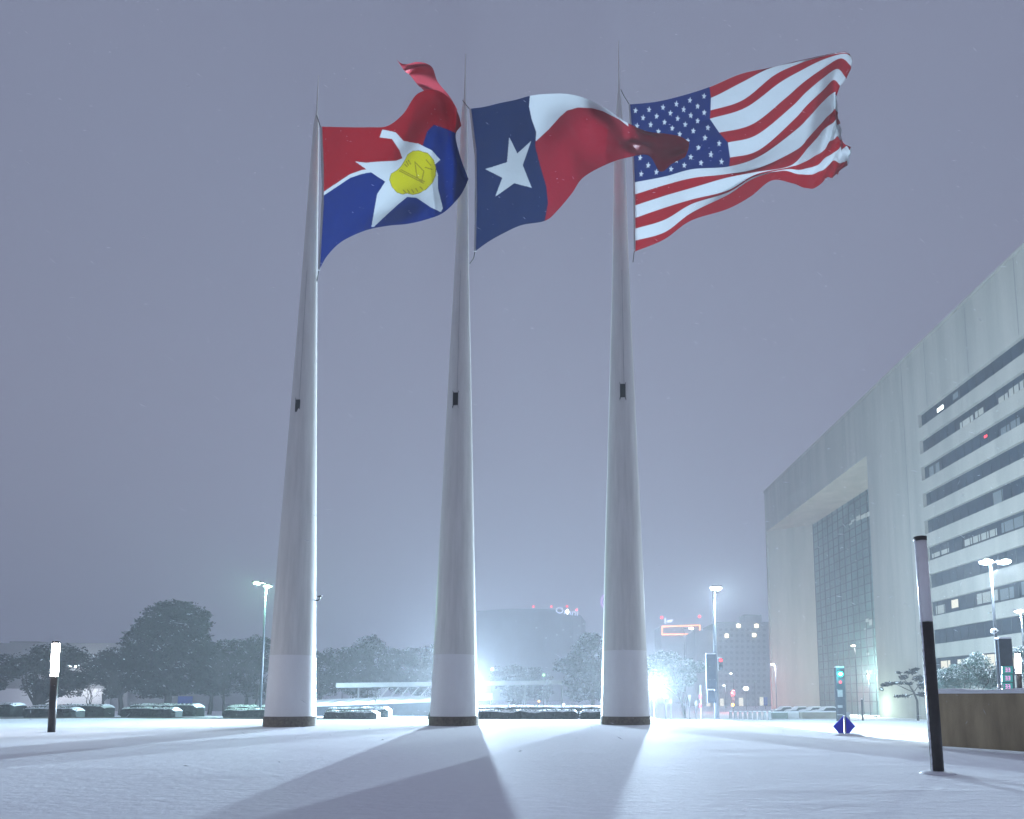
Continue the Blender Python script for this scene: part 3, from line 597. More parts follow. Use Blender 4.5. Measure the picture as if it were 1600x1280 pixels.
leafy('oak_tree', 'dim oak filling the gap right of the big pine', 340, 328, 118, blobcloud(306, 372, 984, 1096, 22, 15, 5), 4200, .34)
bare('bare_tree', 'tall leafless tree between the big pine and the double headed lamp', 350, 104, 985, 70, 6, r0=.2)
bare('bare_tree', 'tall leafless tree directly behind the left flagpole', 398, 110, 984, 80, 8, r0=.2)
leafy('oak_tree', 'round dark oak behind the pole of the green lit street lamp', 390, 384, 122, blobcloud(342, 446, 992, 1096, 26, 15, 9), 5000, .36)
leafy('oak_tree', 'low hazy oak at the right side of the left flagpole', 505, 500, 118, blobcloud(460, 556, 1016, 1098, 24, 15, 11), 4600, .34)
leafy('oak_tree', 'broad oak with a lumpy crown above the pale canopy beam', 580, 572, 112, blobcloud(520, 640, 994, 1098, 34, 17, 12), 7500, .34)
leafy('oak_tree', 'oak just left of the middle flagpole, paling in the floodlit haze', 655, 650, 122, blobcloud(592, 716, 998, 1098, 30, 17, 14), 6500, .36)
leafy('oak_tree', 'low distant oak in the glow right of the middle flagpole', 800, 796, 165, blobcloud(748, 868, 1036, 1104, 20, 14, 15), 3600, .5)
leafy('oak_tree', 'dark blue oak rising to the left edge of the rightmost flagpole', 930, 925, 100, blobcloud(868, 996, 986, 1104, 36, 17, 16), 7500, .32)
leafy('frosted_tree', 'snow dusted green tree glowing behind the bright floodlight', 1060, 1070, 96, blobcloud(1002, 1112, 1008, 1078, 20, 14, 18), 5200, .30, 'leafg', .30, r0=.2)
bare('bare_tree', 'thin young leafless tree standing alone above the long hedge between the poles', 855, 75, 1026, 26, 21, r0=.07, levels=4)
bare('bare_tree', 'slim leafless sapling in front of the canopy beam and above its hedge', 585, 66, 1056, 24, 22, r0=.05, levels=4)
bare('bare_tree', 'thin leafless tree with hanging twigs left of the oak by the white wall', 140, 84, 1030, 30, 25, r0=.09, levels=4)
# windswept tree beside the pillar light
B_ = at(1434, 1117, 84); base = Vector((B_.x, 84, gz(B_.x, 84) - .1)); t = thing('windswept_tree', 'small windswept tree with flat layered branches against the floodlit pale wall', 'tree', base)
W_ = lambda x, y: at(x, y, 84); mb = MB(); mb.tube([base, W_(1433, 1095), W_(1428, 1082), W_(1420, 1070)], [.16, .13, .11, .07], 7)
for pts in [[(1428,1082),(1412,1075),(1400,1069),(1380,1070)],[(1424,1076),(1412,1060),(1418,1052),(1427,1046)],[(1428,1084),(1415,1088),(1400,1088)],[(1429,1080),(1436,1070),(1444,1062)],[(1412,1060),(1405,1052),(1400,1049)],[(1380,1070),(1377,1076)],[(1400,1069),(1396,1066),(1385,1067)],[(1430,1085),(1440,1084),(1445,1092)]]:
    mb.tube([W_(*p) for p in pts], [.06, .045, .03, .02][:len(pts)], 5)
mb.build('trunk', M['bark'], t, True); mb = MB()
k = mpp(84, 3)
leaves(mb, [(W_(a, b), rx * k, rz * k) for a, b, rx, rz in [(1392,1068,12,2.2),(1383,1071,7,2),(1404,1067,9,2.6),(1412,1058,7,3.5),(1423,1050,9,4),(1430,1046,6,2.4),(1436,1060,9,5),(1443,1070,8,6),(1412,1088,10,2),(1402,1088,5,1.8),(1420,1068,7,2),(1405,1051,5,1.5),(1440,1085,6,4),(1378,1077,3,2)]], 1500, .20, .12, shell=.1)
mb.build('crown', [M['leaf'], M['snowcap']], t)
# bushes behind the wall
leafy('bush', 'bushy snow dusted shrub behind the low wall, right of the leaning lamp', 1500, 1500, 42, [(1480,1058,18,16),(1470,1064,12,12),(1500,1060,22,17),(1520,1050,22,20),(1540,1056,18,20),(1530,1035,16,12),(1526,1026,9,8),(1495,1045,12,8),(1548,1066,12,12),(1512,1036,10,8)], 6500, .085, 'leafg', .22, r0=.06, grp=None)
leafy('bush', 'snow covered shrub behind the lit tube at the right edge', 1592, 1592, 44, [(1588,1020,8,8),(1600,1018,12,10),(1608,1030,14,14),(1596,1040,10,12),(1612,1055,14,18)], 2200, .09, 'leafg', .5, r0=.05, grp=None)
# ------------------------------------------------------------------ hedges
def hedge(x0, x1, top, Y, dep, label):
    a, b = at(x0, top, Y), at(x1, top, Y); g0 = min(gz(a.x, Y), gz(b.x, Y)) - .1; zt_ = a.z; w = b.x - a.x
    t = thing('hedge', label, 'hedge', ((a.x + b.x) / 2, Y, g0), 'clipped hedges with snow on top')
    nu = max(int(w / .22), 6); nv = 6; mb = MB(); lv = MB(); top_ = []
    def P_(u_, v_, s_):
        x_ = a.x + w * u_; y_ = Y + dep * v_; n_ = float(fbm(np.array(x_ * 1.3 + Y), np.array(y_ * 1.3 + s_ * 4), 3)); e_ = min(u_, 1 - u_) * w
        rnd = max(0, .25 - e_) * .8
        return x_, y_, n_, rnd
    rows = []
    for j in range(nu + 1):
        u_ = j / nu; x_, y_, n_, rnd = P_(u_, 0, 0); h = zt_ - .10 - rnd + n_ * .16
        rows.append([(x_, Y + .10 + rnd - .15 * abs(n_), g0), (x_, Y - .05 + rnd + n_ * .25, g0 + (h - g0) * .5), (x_, Y + n_ * .2 + rnd, h - .06), (x_, Y + dep * .3, h), (x_, Y + dep * .7, h + .02), (x_, Y + dep, h - .05), (x_, Y + dep, g0)])
    for j in range(nu):
        for k_ in range(6): mb.add([rows[j][k_], rows[j+1][k_], rows[j+1][k_+1], rows[j][k_+1]], [(0,1,2,3)])
    mb.add(rows[0], [(6,5,4,3,2,1,0)]); mb.add(rows[-1], [(0,1,2,3,4,5,6)])
    for _ in range(int(w * 220)):
        j = random.randrange(nu); k_ = random.choice((0, 1, 1, 2)); p = Vector(rows[j][k_]).lerp(Vector(rows[j+1][k_+1]), random.random()) + Vector((0, -.03, random.uniform(-.08, .12)))
        a_ = Vector((random.gauss(0,1), random.gauss(0,.5), random.gauss(0,1))).normalized() * .07; b__ = Vector((random.gauss(0,1), random.gauss(0,.5), random.gauss(0,1))).normalized() * .05
        mb.add([p - a_, p + b__, p + a_, p - b__], [(0,1,2,3)])
    mb.build('foliage', M['hedge'], t)
    sc = MB(); rw = []
    for j in range(nu + 1):
        r0 = rows[j]; n_ = float(fbm(np.array(r0[0][0] * 2.1 + 7), np.array(Y), 3)); rw.append([(r0[2][0], r0[2][1] - .06, r0[2][2] + .02 - .10 * max(n_ * 3, 0)), (r0[2][0], r0[2][1] - .05, r0[2][2] + .06), (r0[3][0], r0[3][1], r0[3][2] + .08 + n_ * .22), (r0[4][0], r0[4][1], r0[4][2] + .08), (r0[5][0], r0[5][1] + .04, r0[5][2] + .02)])
    for j in range(nu):
        for k_ in range(4): sc.add([rw[j][k_], rw[j+1][k_], rw[j+1][k_+1], rw[j][k_+1]], [(0,1,2,3)])
    sc.add(rw[0], [(4,3,2,1,0)]); sc.add(rw[-1], [(0,1,2,3,4)]); sc.build('snow_cap', M['snowcap'], t, True)
for h_ in [(-30, 20, 1098, 60, 1.6, 'short dark hedge end at the far left edge of the picture'),
    (36, 118, 1104.5, 57.5, 1.2, 'front hedge crossing behind the lit column lamp'), (46, 162, 1100.5, 61, 1.6, 'rear hedge behind the lit column lamp, longer than the one in front'),
    (187, 273, 1105, 56.5, 1.2, 'front hedge of the pair below the big pine'), (200, 306, 1100, 61, 1.6, 'rear hedge of the pair below the big pine'),
    (347, 420, 1107, 55, 1.2, 'front hedge running behind the foot of the left flagpole'), (352, 440, 1102, 61, 1.6, 'rear hedge running behind the foot of the left flagpole'),
    (505, 588, 1110, 52, 1.2, 'front hedge of the pair between left and middle flagpoles'), (508, 606, 1105, 58, 1.6, 'rear hedge of the pair between left and middle flagpoles'),
    (668, 903, 1109, 50, 1.2, 'front section of the long low hedge from the middle pole toward the right pole'), (906, 1000, 1109, 50, 1.2, 'front hedge section ending behind the rightmost flagpole'), (690, 1000, 1103, 57, 1.6, 'rear long hedge between middle and right flagpoles')]: hedge(*h_)
# kerb along the planting strip
mb = MB(); kp = [(-60, 53), (60, 54), (170, 56.0), (300, 53.5), (420, 51), (520, 50), (640, 47.5)]
kx = [at(a, 1110, b) for a, b in kp]
for i in range(len(kx) - 1):
    for s_ in range(6):
        p, q = kx[i].lerp(kx[i+1], s_ / 6), kx[i].lerp(kx[i+1], (s_ + 1) / 6); zp, zq = gz(p.x, p.y), gz(q.x, q.y); mb.hexa([(p.x,p.y,zp-.2),(q.x,q.y,zq-.2),(q.x,q.y+.18,zq-.2),(p.x,p.y+.18,zp-.2)], [(p.x,p.y,zp+.09),(q.x,q.y,zq+.09),(q.x,q.y+.18,zq+.09),(p.x,p.y+.18,zp+.09)])
tag(mb.build('kerb', M['ring']), kind='structure')
# ------------------------------------------------------------------ canopy with slanted struts
Y = 82; t = thing('canopy', 'long pale concrete canopy beam on slanted struts above a snowy ramp wall', 'canopy', at(600, 1100, Y))
a, b = at(525, 1071, Y), at(885, 1066, Y + 22); hh = 3.7 * mpp(Y, 2)
mb = MB(); mb.hexa([(a.x,a.y,a.z-hh),(b.x,b.y,b.z-hh),(b.x,b.y+5,b.z-hh),(a.x,a.y+5,a.z-hh)], [(a.x,a.y,a.z+hh),(b.x,b.y,b.z+hh),(b.x,b.y+5,b.z+hh),(a.x,a.y+5,a.z+hh)]); mb.build('beam', M['palec'], t)
for i in range(9):
    x0 = 592 + i * 15.6; Yi = Y + (x0 - 525) / 360 * 22 + .3; p, q = at(x0, 1092 - i * .2, Yi - .6), at(x0 + 15, 1074.5 - i * .15, Yi + .4); MB().tube([p, q], .075, 6).build('strut', M['white'], t)
for i, x0 in enumerate((560, 700, 820, 878)):
    Yi = Y + (x0 - 525) / 360 * 22 + 2.5; p = at(x0, 1071, Yi); MB().tube([(p.x, Yi, gz(p.x, Yi)), (p.x, Yi, p.z)], .14, 8).build('column', M['farconc'], t)
Y = 76; t = thing('ramp_wall', 'low dark ramp wall topped by a rising band of snow below the canopy', 'wall', at(600, 1110, Y))
a, b = at(470, 1101, Y), at(765, 1090, Y); g0 = gz(a.x, Y) - .4
mb = MB(); mb.hexa([(a.x,Y,g0),(b.x,Y,g0),(b.x,Y+.5,g0),(a.x,Y+.5,g0)], [(a.x,Y,a.z-.25),(b.x,Y,b.z-.25),(b.x,Y+.5,b.z-.25),(a.x,Y+.5,a.z-.25)]); mb.build('wall_body', M['dkmetal'], t)
mb = MB()
for i in range(40):
    u0, u1 = i / 40, (i + 1) / 40; p, q = a.lerp(b, u0), a.lerp(b, u1); n0, n1 = .09 * math.sin(i * 1.7), .09 * math.sin((i + 1) * 1.7)
    mb.hexa([(p.x,Y-.08,p.z-.28),(q.x,Y-.08,q.z-.28),(q.x,Y+3,q.z-.28),(p.x,Y+3,p.z-.28)], [(p.x,Y-.1,p.z+.12+n0),(q.x,Y-.1,q.z+.12+n1),(q.x,Y+3,q.z+.5),(p.x,Y+3,p.z+.5)])
mb.build('snow_cap', M['snowcap'], t)
# ------------------------------------------------------------------ warehouse far left
Y = 168; t = thing('warehouse', 'long pale warehouse with a white lit lower wall behind the trees on the left', 'building', at(100, 1116, Y))
g0 = gz(at(100, 1100, Y).x, Y) - .5
def wb(x0, x1, yt, yb_, Y0, Y1, mt, nm, par=None):
    a, b = at(x0, yt, Y0), at(x1, yt, Y0); zb_ = at(x0, yb_, Y0).z if yb_ else g0
    return MB().box((a.x, Y0, zb_), (b.x, Y1, a.z)).build(nm, mt, par or t)
wb(-220, 205, 1005, None, 170, 215, M['farconc'], 'wall'); wb(-220, 165, 1076, None, 168, 169.9, M['white'], 'lower_wall'); wb(165.5, 440, 1070, None, 171, 200, M['farconc'], 'low_wing')
wb(278, 300, 1088, 1101, 170.6, 170.95, M['blueb'], 'banner'); wb(15, 60, 1002.5, 1005, 176, 190, M['farconc'], 'roof')
for x0 in (107, 118, 143, 153): wb(x0 - 2, x0 + 2, 1039.5, 1042.5, 167.6, 168.4, M['lit'], 'wall_lamp')
for x0 in (70, 125): lamp('bulb', t, at(x0, 1068, 164), 1100, (.9, .93, 1), .3)
for x0 in (300, 325, 350): wb(x0, x0 + 8, 1100, 1114, 170.7, 170.98, M['fardark'], 'window')
# ------------------------------------------------------------------ far buildings
Y = 560; t = thing('hotel_tower', 'faint curved hotel tower in the haze with a lit rooftop name and red beacons', 'building', at(830, 1100, Y))
ws = [(745, 955), (775, 952.5), (810, 951), (845, 951), (875, 953), (895, 957), (908, 962), (915, 972)]
mb = MB(); pts = []
for i, (x0, y0) in enumerate(ws):
    Yi = Y + 10 * (i / 3.5 - 1) ** 2 - (i > 5) * -14; p = at(x0, y0, Yi); pts.append((p.x, Yi, p.z))
for i in range(len(ws) - 1):
    p, q = pts[i], pts[i+1]; mb.hexa([(p[0],p[1],-4),(q[0],q[1],-4),(q[0],q[1]+25,-4),(p[0],p[1]+25,-4)], [(p[0],p[1],p[2]),(q[0],q[1],q[2]),(q[0],q[1]+25,q[2]),(p[0],p[1]+25,p[2])])
mb.build('wall', M['fardark'], t); mb = MB()
for x0, y0 in ((838,981),(880,984),(853,997),(892,995),(905,978),(870,992),(912,975)): c = at(x0, y0, Y - 3); mb = MB(); mb.box(c - Vector((.7,.2,.6)), c + Vector((.7,.2,.6))); mb.build('lit_window', M['room'], t)
for x0, y0 in ((833.5,948),(861.5,948),(886,947.5),(901,953)): c = at(x0, y0, Y); MB().sphere(c, 1.0, 8, 6).build('beacon', M['red'], t)
def text(body, loc, size, mt, parent, name, sx_=1.0, rot=0, depth=.1):
    cu = bpy.data.curves.new(name, 'FONT'); cu.body = body; cu.size = size; cu.extrude = depth; cu.align_x = 'CENTER'; cu.align_y = 'CENTER'
    tmp = bpy.data.objects.new('tmp', cu); COL.objects.link(tmp); bpy.context.view_layer.update()
    me = bpy.data.meshes.new_from_object(tmp.evaluated_get(bpy.context.evaluated_depsgraph_get())); bpy.data.objects.remove(tmp)
    me.transform(Matrix.Rotation(rot, 4, 'Y') @ Matrix.Rotation(R(90), 4, 'X') @ Matrix.Diagonal((sx_, 1, 1, 1)))
    me.materials.clear(); me.materials.append(mt); o = bpy.data.objects.new(name, me); COL.objects.link(o)
    if parent: o.parent = parent; o.location = Vector(loc) - WORLD[parent.name]; WORLD[o.name] = WORLD[parent.name]
    return o
text('Omni', at(886, 956, Y - 6), 7.2, M['signw'], t, 'rooftop_name', 1.15, R(8), .3)
c = at(886.5, 956, Y - 7); MB().sphere(c, 1.3, 8, 6, 1.6).build('roof_lamp', M['lit'], t)
# ball tower
Y = 780; t = thing('observation_tower', 'observation tower whose purple lit ball peeks out left of the rightmost flagpole', 'tower', at(951, 1100, Y)); c = at(951.5, 940, Y); rb = 13 * mpp(Y, 100)
mb = MB()
for dx, dy in ((-3, 0), (3, 0), (0, 3), (0, -3)): mb.tube([(c.x + dx, Y + dy, -4), (c.x + dx, Y + dy, c.z)], 1.1, 8)
mb.build('shaft', M['farconc'], t); MB().sphere(c, rb * .8, 16, 10).build('ball', M['fardark'], t); mb = MB()
for i in range(1, 12):
    for j in range(int(4 + 18 * math.sin(math.pi * i / 12))):
        w = 2 * math.pi * (j + .5 * (i % 2)) / int(4 + 18 * math.sin(math.pi * i / 12)); ph = math.pi * i / 12; mb.sphere(c + Vector((math.sin(ph) * math.cos(w), math.sin(ph) * math.sin(w), math.cos(ph))) * rb, .55, 5, 4)
mb.build('light_studs', M['purple'], t)
# orange outlined block
Y = 400; t = thing('outlined_building', 'dim block crowned by a glowing orange outline and a small white rooftop sign', 'building', at(1065, 1100, Y)); a, b = at(1033, 975, Y), at(1096, 975, Y)
MB().box((a.x, Y, -4), (b.x, Y + 30, at(1060, 977, Y).z)).build('wall', M['farconc'], t)
tube = lambda p, q, r0, nm, mt: MB().tube([p, q], r0, 6).build(nm, mt, t)
ln = [(1034.5, 979.2), (1093.5, 977), (1093.5, 991), (1034.5, 991.5)]
for i in range(4): p, q = ln[i], ln[(i + 1) % 4]; tube(at(*p, Y - .6), at(*q, Y - .6), .42, 'neon_line', M['orange'])
mb = MB(); k = mpp(Y, 40)
for x0, x1, y0, y1 in ((1038.5, 1040.5, 966, 975), (1040.5, 1043, 970, 971.5), (1043.2, 1046.5, 968.5, 973), (1046.8, 1049.6, 968, 973), (1049.9, 1052, 968, 970)):
    p, q = at(x0, y1, Y - 1), at(x1, y0, Y - 1); mb.box((p.x, Y - 1.2, p.z), (q.x, Y - .8, q.z))
mb.build('rooftop_sign', M['signw'], t)
for x0, y0 in ((1034, 965), (1093, 963.5)): MB().sphere(at(x0, y0, Y), .9, 8, 6).build('beacon', M['red'], t)
# mid rise block with a few lit windows
Y = 270; t = thing('apartment_block', 'grey mid rise block with a few warm lit windows between traffic pole and office tower', 'building', at(1140, 1100, Y))
def bb(x0, x1, yt, Y0, dpt, mt, nm): a, b = at(x0, yt, Y0), at(x1, yt, Y0); return MB().box((a.x, Y0, -4), (b.x, Y0 + dpt, a.z)).build(nm, mt, t)
bb(1086, 1119, 985, Y + 1, 20, M['farconc'], 'low_wing'); w_ = bb(1119, 1206, 972, Y, 26, M['farconc'], 'wall'); bb(1163, 1190, 960.5, Y + 4, 8, M['farconc'], 'roof_house')
mb = MB()
for x0 in np.arange(1126, 1200, 8.5):
    for y0 in np.arange(984, 1104, 9.0): c = at(x0, y0, Y - .05); mb.box(c - Vector((.55,.03,.5)), c + Vector((.55,.03,.5)))
mb.build('window', M['dimwin'], t)
for x0, y0 in ((1117,997),(1135.5,993.5),(1154,978),(1178.5,992.5),(1182,978)): c = at(x0, y0, Y - .4); MB().box(c - Vector((.62,.1,.65)), c + Vector((.62,.1,.65))).build('lit_window', M['litw'], t)
for x0, y0, s_ in ((1128,1098,1.0),(1158,1098,1.2),(1190,1096,1.0),(1107,1106,1.1)): c = at(x0, y0, Y - .5); MB().box(c - Vector((s_*.7,.1,s_*1.6)), c + Vector((s_*.7,.1,s_*1.6))).build('lit_doorway', M['room2'], t)
# ------------------------------------------------------------------ street lamps and signals
def dbl_lamp(name, label, px, top, Y, heads, lm, col, watts, base_px=None, r=.10, arm=True, grp='street lamps around the plaza', cast=True):
    b = at(base_px or px, 1100, Y); g = gz(b.x, Y); tp = at(px, top, Y); t = thing(name, label, 'street lamp', (b.x, Y, g), grp)
    MB().tube([(b.x, Y, g - .2), (b.x, Y, (g + tp.z) / 2), (b.x, Y, tp.z)], [r * 1.15, r, r * .75], 12).build('pole', M['dkmetal'], t, True)
    for hx, hy in heads:
        c = at(hx, hy, Y); s_ = 1 if c.x > b.x else -1; MB().tube([(b.x, Y, tp.z - .12), (c.x - s_ * .3, Y, c.z + .08)], .035, 6).build('arm', M['dkmetal'], t)
        mb = MB(); mb.obox(c + Vector((0, 0, .08)), (.38, 0, 0), (0, .17, 0), (0, 0, .055)); h = mb.build('lamp_head', M['dkmetal'], t)
        mb = MB(); mb.sphere(c, .36, 14, 8, .42); mb.build('lens', M[lm], h, True)
        lamp('bulb', t, c - Vector((0, .0, .30)), watts, col, .14)
    return t
dbl_lamp('street_lamp', 'tall double headed lamp glowing pale green, beside the left flagpole', 409, 911, 58, [(402,911),(419,916)], 'litg', (.42, 1, .66), 2600, 407, r=.09)
dbl_lamp('street_lamp', 'tall double headed white lamp above the bushes behind the low wall', 1555, 877, 40, [(1540.5,878),(1569,878)], 'lit', (.72, .90, 1), 3000, 1563, r=.085)
dbl_lamp('street_lamp', 'partly cut white lamp at the right edge, lower than the double headed one', 1600, 954, 60, [(1592,955)], 'lit', (.72, .90, 1), 1200, 1606, r=.08)
dbl_lamp('street_lamp', 'slim lamp with one head on a long arm before the orange outlined building', 1070.5, 981, 100, [(1080,982)], 'lit', (.85, .95, 1), 250, 1071, r=.07)
dbl_lamp('street_lamp', 'small single lamp shining on the far corner pier of the office block', 1213.5, 1037, 128, [(1207,1038)], 'lit', (.80, .90, 1), 3500, 1213.5, r=.09)
dbl_lamp('street_lamp', 'distant small street lamp high above the red signal', 1147, 1051, 215, [(1142,1052.5)], 'lit', (1, .95, .9), 300, 1147, r=.12)
dbl_lamp('street_lamp', 'distant small street lamp just right of the traffic pole', 1134, 1070, 215, [(1131,1071)], 'lit', (1, .95, .9), 200, 1134, r=.12)
dbl_lamp('street_lamp', 'low lamp standing in for a reflection in the portal glass of the office block', 1340, 1008, 104, [(1333,1009)], 'litw', (1, .95, .8), 120, 1340, r=.07)  # added lamp and pole in place of a reflection in the glass
for x0, y0, Y, s_, lb in ((769,1046,150,.28,'tiny lamp in the haze right of the middle flagpole'),(849.5,1055,120,.26,'tiny greenish lamp in front of the thin young tree'),(536,1044,140,.12,'faint pinprick lamp in the trees right of the left flagpole')):
    c = at(x0, y0, Y); g = gz(c.x, Y); t = thing('street_lamp', lb, 'street lamp', (c.x, Y, g), 'street lamps around the plaza'); MB().tube([(c.x, Y, g), (c.x, Y, c.z)], .07, 6).build('pole', M['dkmetal'], t); MB().sphere(c, s_, 8, 6).build('lens', M['litg'] if x0 == 849.5 else M['lit'], t)
# signal pole with cabinet
Y = 60; b = at(1119.5, 1100, Y); g = gz(b.x, Y); t = thing('signal_pole', 'tall steel pole with a bright lamp on top, a grey cabinet and a red signal', 'street lamp', (b.x, Y, g)); tp = at(1119, 922, Y)
MB().tube([(b.x, Y, g - .3), (b.x, Y, 2), (b.x, Y, tp.z)], [.24, .19, .10], 14).build('pole', M['dkmetal'], t, True)
for s_, hx in ((-1, 1115.5), (1, 1122)):
    c = at(hx, 919, Y); h = MB().obox(c + Vector((0,0,.1)), (.24,0,0), (0,.4,0), (0,0,.06)).build('lamp_head', M['dkmetal'], t); MB().sphere(c, .34, 12, 8, .6).build('lens', M['lit'], h, True)
lamp('bulb', t, at(1119, 921, Y) + Vector((.25, .45, -.25)), 12000, (.68, .88, 1), .15)
wbx = lambda x0, x1, y0, y1, d0, d1: (lambda p, q: MB().box((p.x, Y + d0, p.z), (q.x, Y + d1, q.z)))(at(x0, y1, Y), at(x1, y0, Y))
wbx(1103.5, 1117, 1022.5, 1078, -.22, .06).build('cabinet', M['cab'], t); wbx(1105, 1117, 1079, 1098, -.2, .05).build('lower_cabinet', M['cab'], t); wbx(1103, 1117, 1021, 1022.4, -.25, .1).build('snow_cap', M['snowcap'], t); wbx(1105, 1114, 1076.5, 1078.5, -.30, -.225).build('snow_ledge', M['snowcap'], t)
def signal(x, y0, y1, Y, w, red_on, par=None, label=None, col='red', lens_i=0):
    c0_, c1_ = at(x, y0, Y), at(x, y1, Y); hw = w / 2 * mpp(Y, 3); own = par
    if not own: g = gz(c0_.x, Y); own = thing('traffic_signal', label, 'traffic light', (c0_.x, Y, g)); MB().tube([(c0_.x, Y + .2, g - .2), (c0_.x, Y + .2, c0_.z)], .06, 8).build('post', M['dkmetal'], own)
    h = MB().box((c0_.x - hw, Y - .2, c1_.z), (c0_.x + hw, Y + .15, c0_.z)).build('signal_head', M['black'], own)
    for i in range(3):
        z = c0_.z + (c1_.z - c0_.z) * (i + .5) / 3; m_ = M[col] if i == lens_i else M['fardark']
        MB().tube([(c0_.x, Y - .26, z), (c0_.x, Y - .2, z)], hw * .82, 14).build('lens', m_, h)
        MB().obox((c0_.x, Y - .33, z + hw * .95), (hw * .9, 0, 0), (0, .14, 0), (0, 0, .012)).build('visor', M['black'], h)
    MB().box((c0_.x - hw, Y - .2, c0_.z), (c0_.x + hw, Y + .15, c0_.z + .07)).build('snow_cap', M['snowcap'], h)
    return own
Y = 60; signal(1125.2, 1029, 1047, 60, 6, True, t)
signal(1145, 1079, 1104, 150, 6, True, None, 'hazy traffic signal glowing red down the street, left of the office block'); 
o = MB().sphere(at(1145, 1101.5, 149.6), .32, 10, 6).build('amber_lamp', M['amber']); tag(o, 'small orange warning lamp directly below the red signal down the street', 'lamp')
lamp('bulb', None, at(1145, 1083, 149), 2500, (1, .12, .14), .2)
def car_lamp(x, y, Y, s_, lb, m_='lit'):
    t = thing('globe_lamp', lb, 'lamp', at(x, 1108, Y), 'distant lamps at street level'); c = at(x, y, Y); g = gz(c.x, Y); MB().tube([(c.x, Y, g), (c.x, Y, c.z)], .05, 6).build('post', M['dkmetal'], t); MB().sphere(c, s_, 10, 8, .7).build('globe', M[m_], t)
car_lamp(1165.5, 1076, 190, .75, 'oval white headlight glow low over the road, right of the red signal'); car_lamp(1179, 1066, 230, .35, 'weak small lamp above right of the oval white one', 'room')  # the oval one stands for a headlight glow, its post is added
car_lamp(1040, 1089, 80, .28, 'orange tinted lamp low beside the white floodlight glare', 'litw')
car_lamp(842, 1096, 110, .16, 'tiny orange point above the long hedge', 'amber'); car_lamp(881, 1101, 110, .18, 'tiny white point above the long hedge, left of the dark oak')
# green signal pillar
Y = 82; c = at(1311, 1043, Y); g = gz(c.x, Y); t = thing('signal_pillar', 'slim grey pillar with a glowing green light behind the blue diamond sign', 'traffic light', (c.x, Y, g)); k = mpp(Y, 1)
MB().box((c.x - 6.3 * k, Y - .3, g - .3), (c.x + 6.3 * k, Y + .3, c.z)).build('pillar', M['cab'], t); p = at(1311, 1053.5, Y); MB().tube([(p.x, Y - .42, p.z), (p.x, Y - .3, p.z)], .36, 16).build('green_lens', M['cyan'], t)
MB().tube([(p.x, Y - .46, p.z), (p.x, Y - .41, p.z)], .17, 14).build('lamp_core', M['lit'], t); MB().tube([(p.x, Y - .5, p.z), (p.x, Y - .3, p.z)], .40, 16, False).build('visor', M['black'], t)
p = at(1311.3, 1066, Y); MB().tube([(p.x, Y - .4, p.z), (p.x, Y - .3, p.z)], .15, 14).build('red_lens', M['red'], t)
lamp('green_bulb', t, at(1311, 1053.5, Y - .8), 500, (.05, 1, .85), .2)
for y0, y1, w in ((1078,1089,3.6),(1102,1106,3.6),(1116,1117.5,4.6)): p, q = at(1311 - w, y1, Y), at(1311 + w, y0, Y); MB().box((p.x, Y - .33, p.z), (q.x, Y - .301, q.z)).build('notice', M['steel'], t)
MB().box((c.x - 6.3 * k, Y - .3, c.z), (c.x + 6.3 * k, Y + .3, c.z + .08)).build('snow_cap', M['snowcap'], t)
p = at(1322, 1113, 84); MB().box((p.x - .5, 84, gz(p.x, 84) - .1), (p.x + .45, 84.6, p.z)).build('side_box', M['steel'], t)
# pink and white pylon
Y = 70; c = at(1094.5, 1071, Y); g = gz(c.x, Y); t = thing('marker_post', 'slim pale marker post with red bands left of the signal pole', 'post', (c.x, Y, g)); MB().tube([(c.x, Y, g - .2), (c.x, Y, c.z)], .09, 10).build('post', M['steel'], t, True)
for y0, y1 in ((1086,1092),(1100,1106)): MB().tube([at(1094.5, y1, Y), at(1094.5, y0, Y)], .16, 10).build('red_band', mat('red_paint', (.5, .05, .08), .5, var=.1), t, True)
for x0, y0, lb in ((1087,1095,'thin dark post furthest left in the row by the white floodlight glare'),(1077,1086,'thin dark post left of the pale marker post'),(1048,1092,'short thin post right beside the white floodlight glare')):
    Y = 72; c = at(x0, y0, Y); g = gz(c.x, Y); t = thing('sign_post', lb, 'post', (c.x, Y, g)); MB().tube([(c.x, Y, g - .2), (c.x, Y, c.z)], .05, 8).build('post', M['dkmetal'], t); MB().box((c.x - .13, Y - .09, c.z - .5), (c.x + .13, Y - .06, c.z)).build('sign_plate', M['steel'], t)
# blue sign far
Y = 200; c = at(1196, 1096, Y); g = gz(c.x, Y); t = thing('street_sign', 'blue street sign at the left foot of the office block', 'sign', (c.x, Y, g)); MB().tube([(c.x, Y, g), (c.x, Y, c.z)], .08, 6).build('post', M['steel'], t); MB().box((c.x - .55, Y - .15, c.z - 1.2), (c.x + .55, Y - .09, c.z + 1.2)).build('sign_plate', M['blueb'], t)
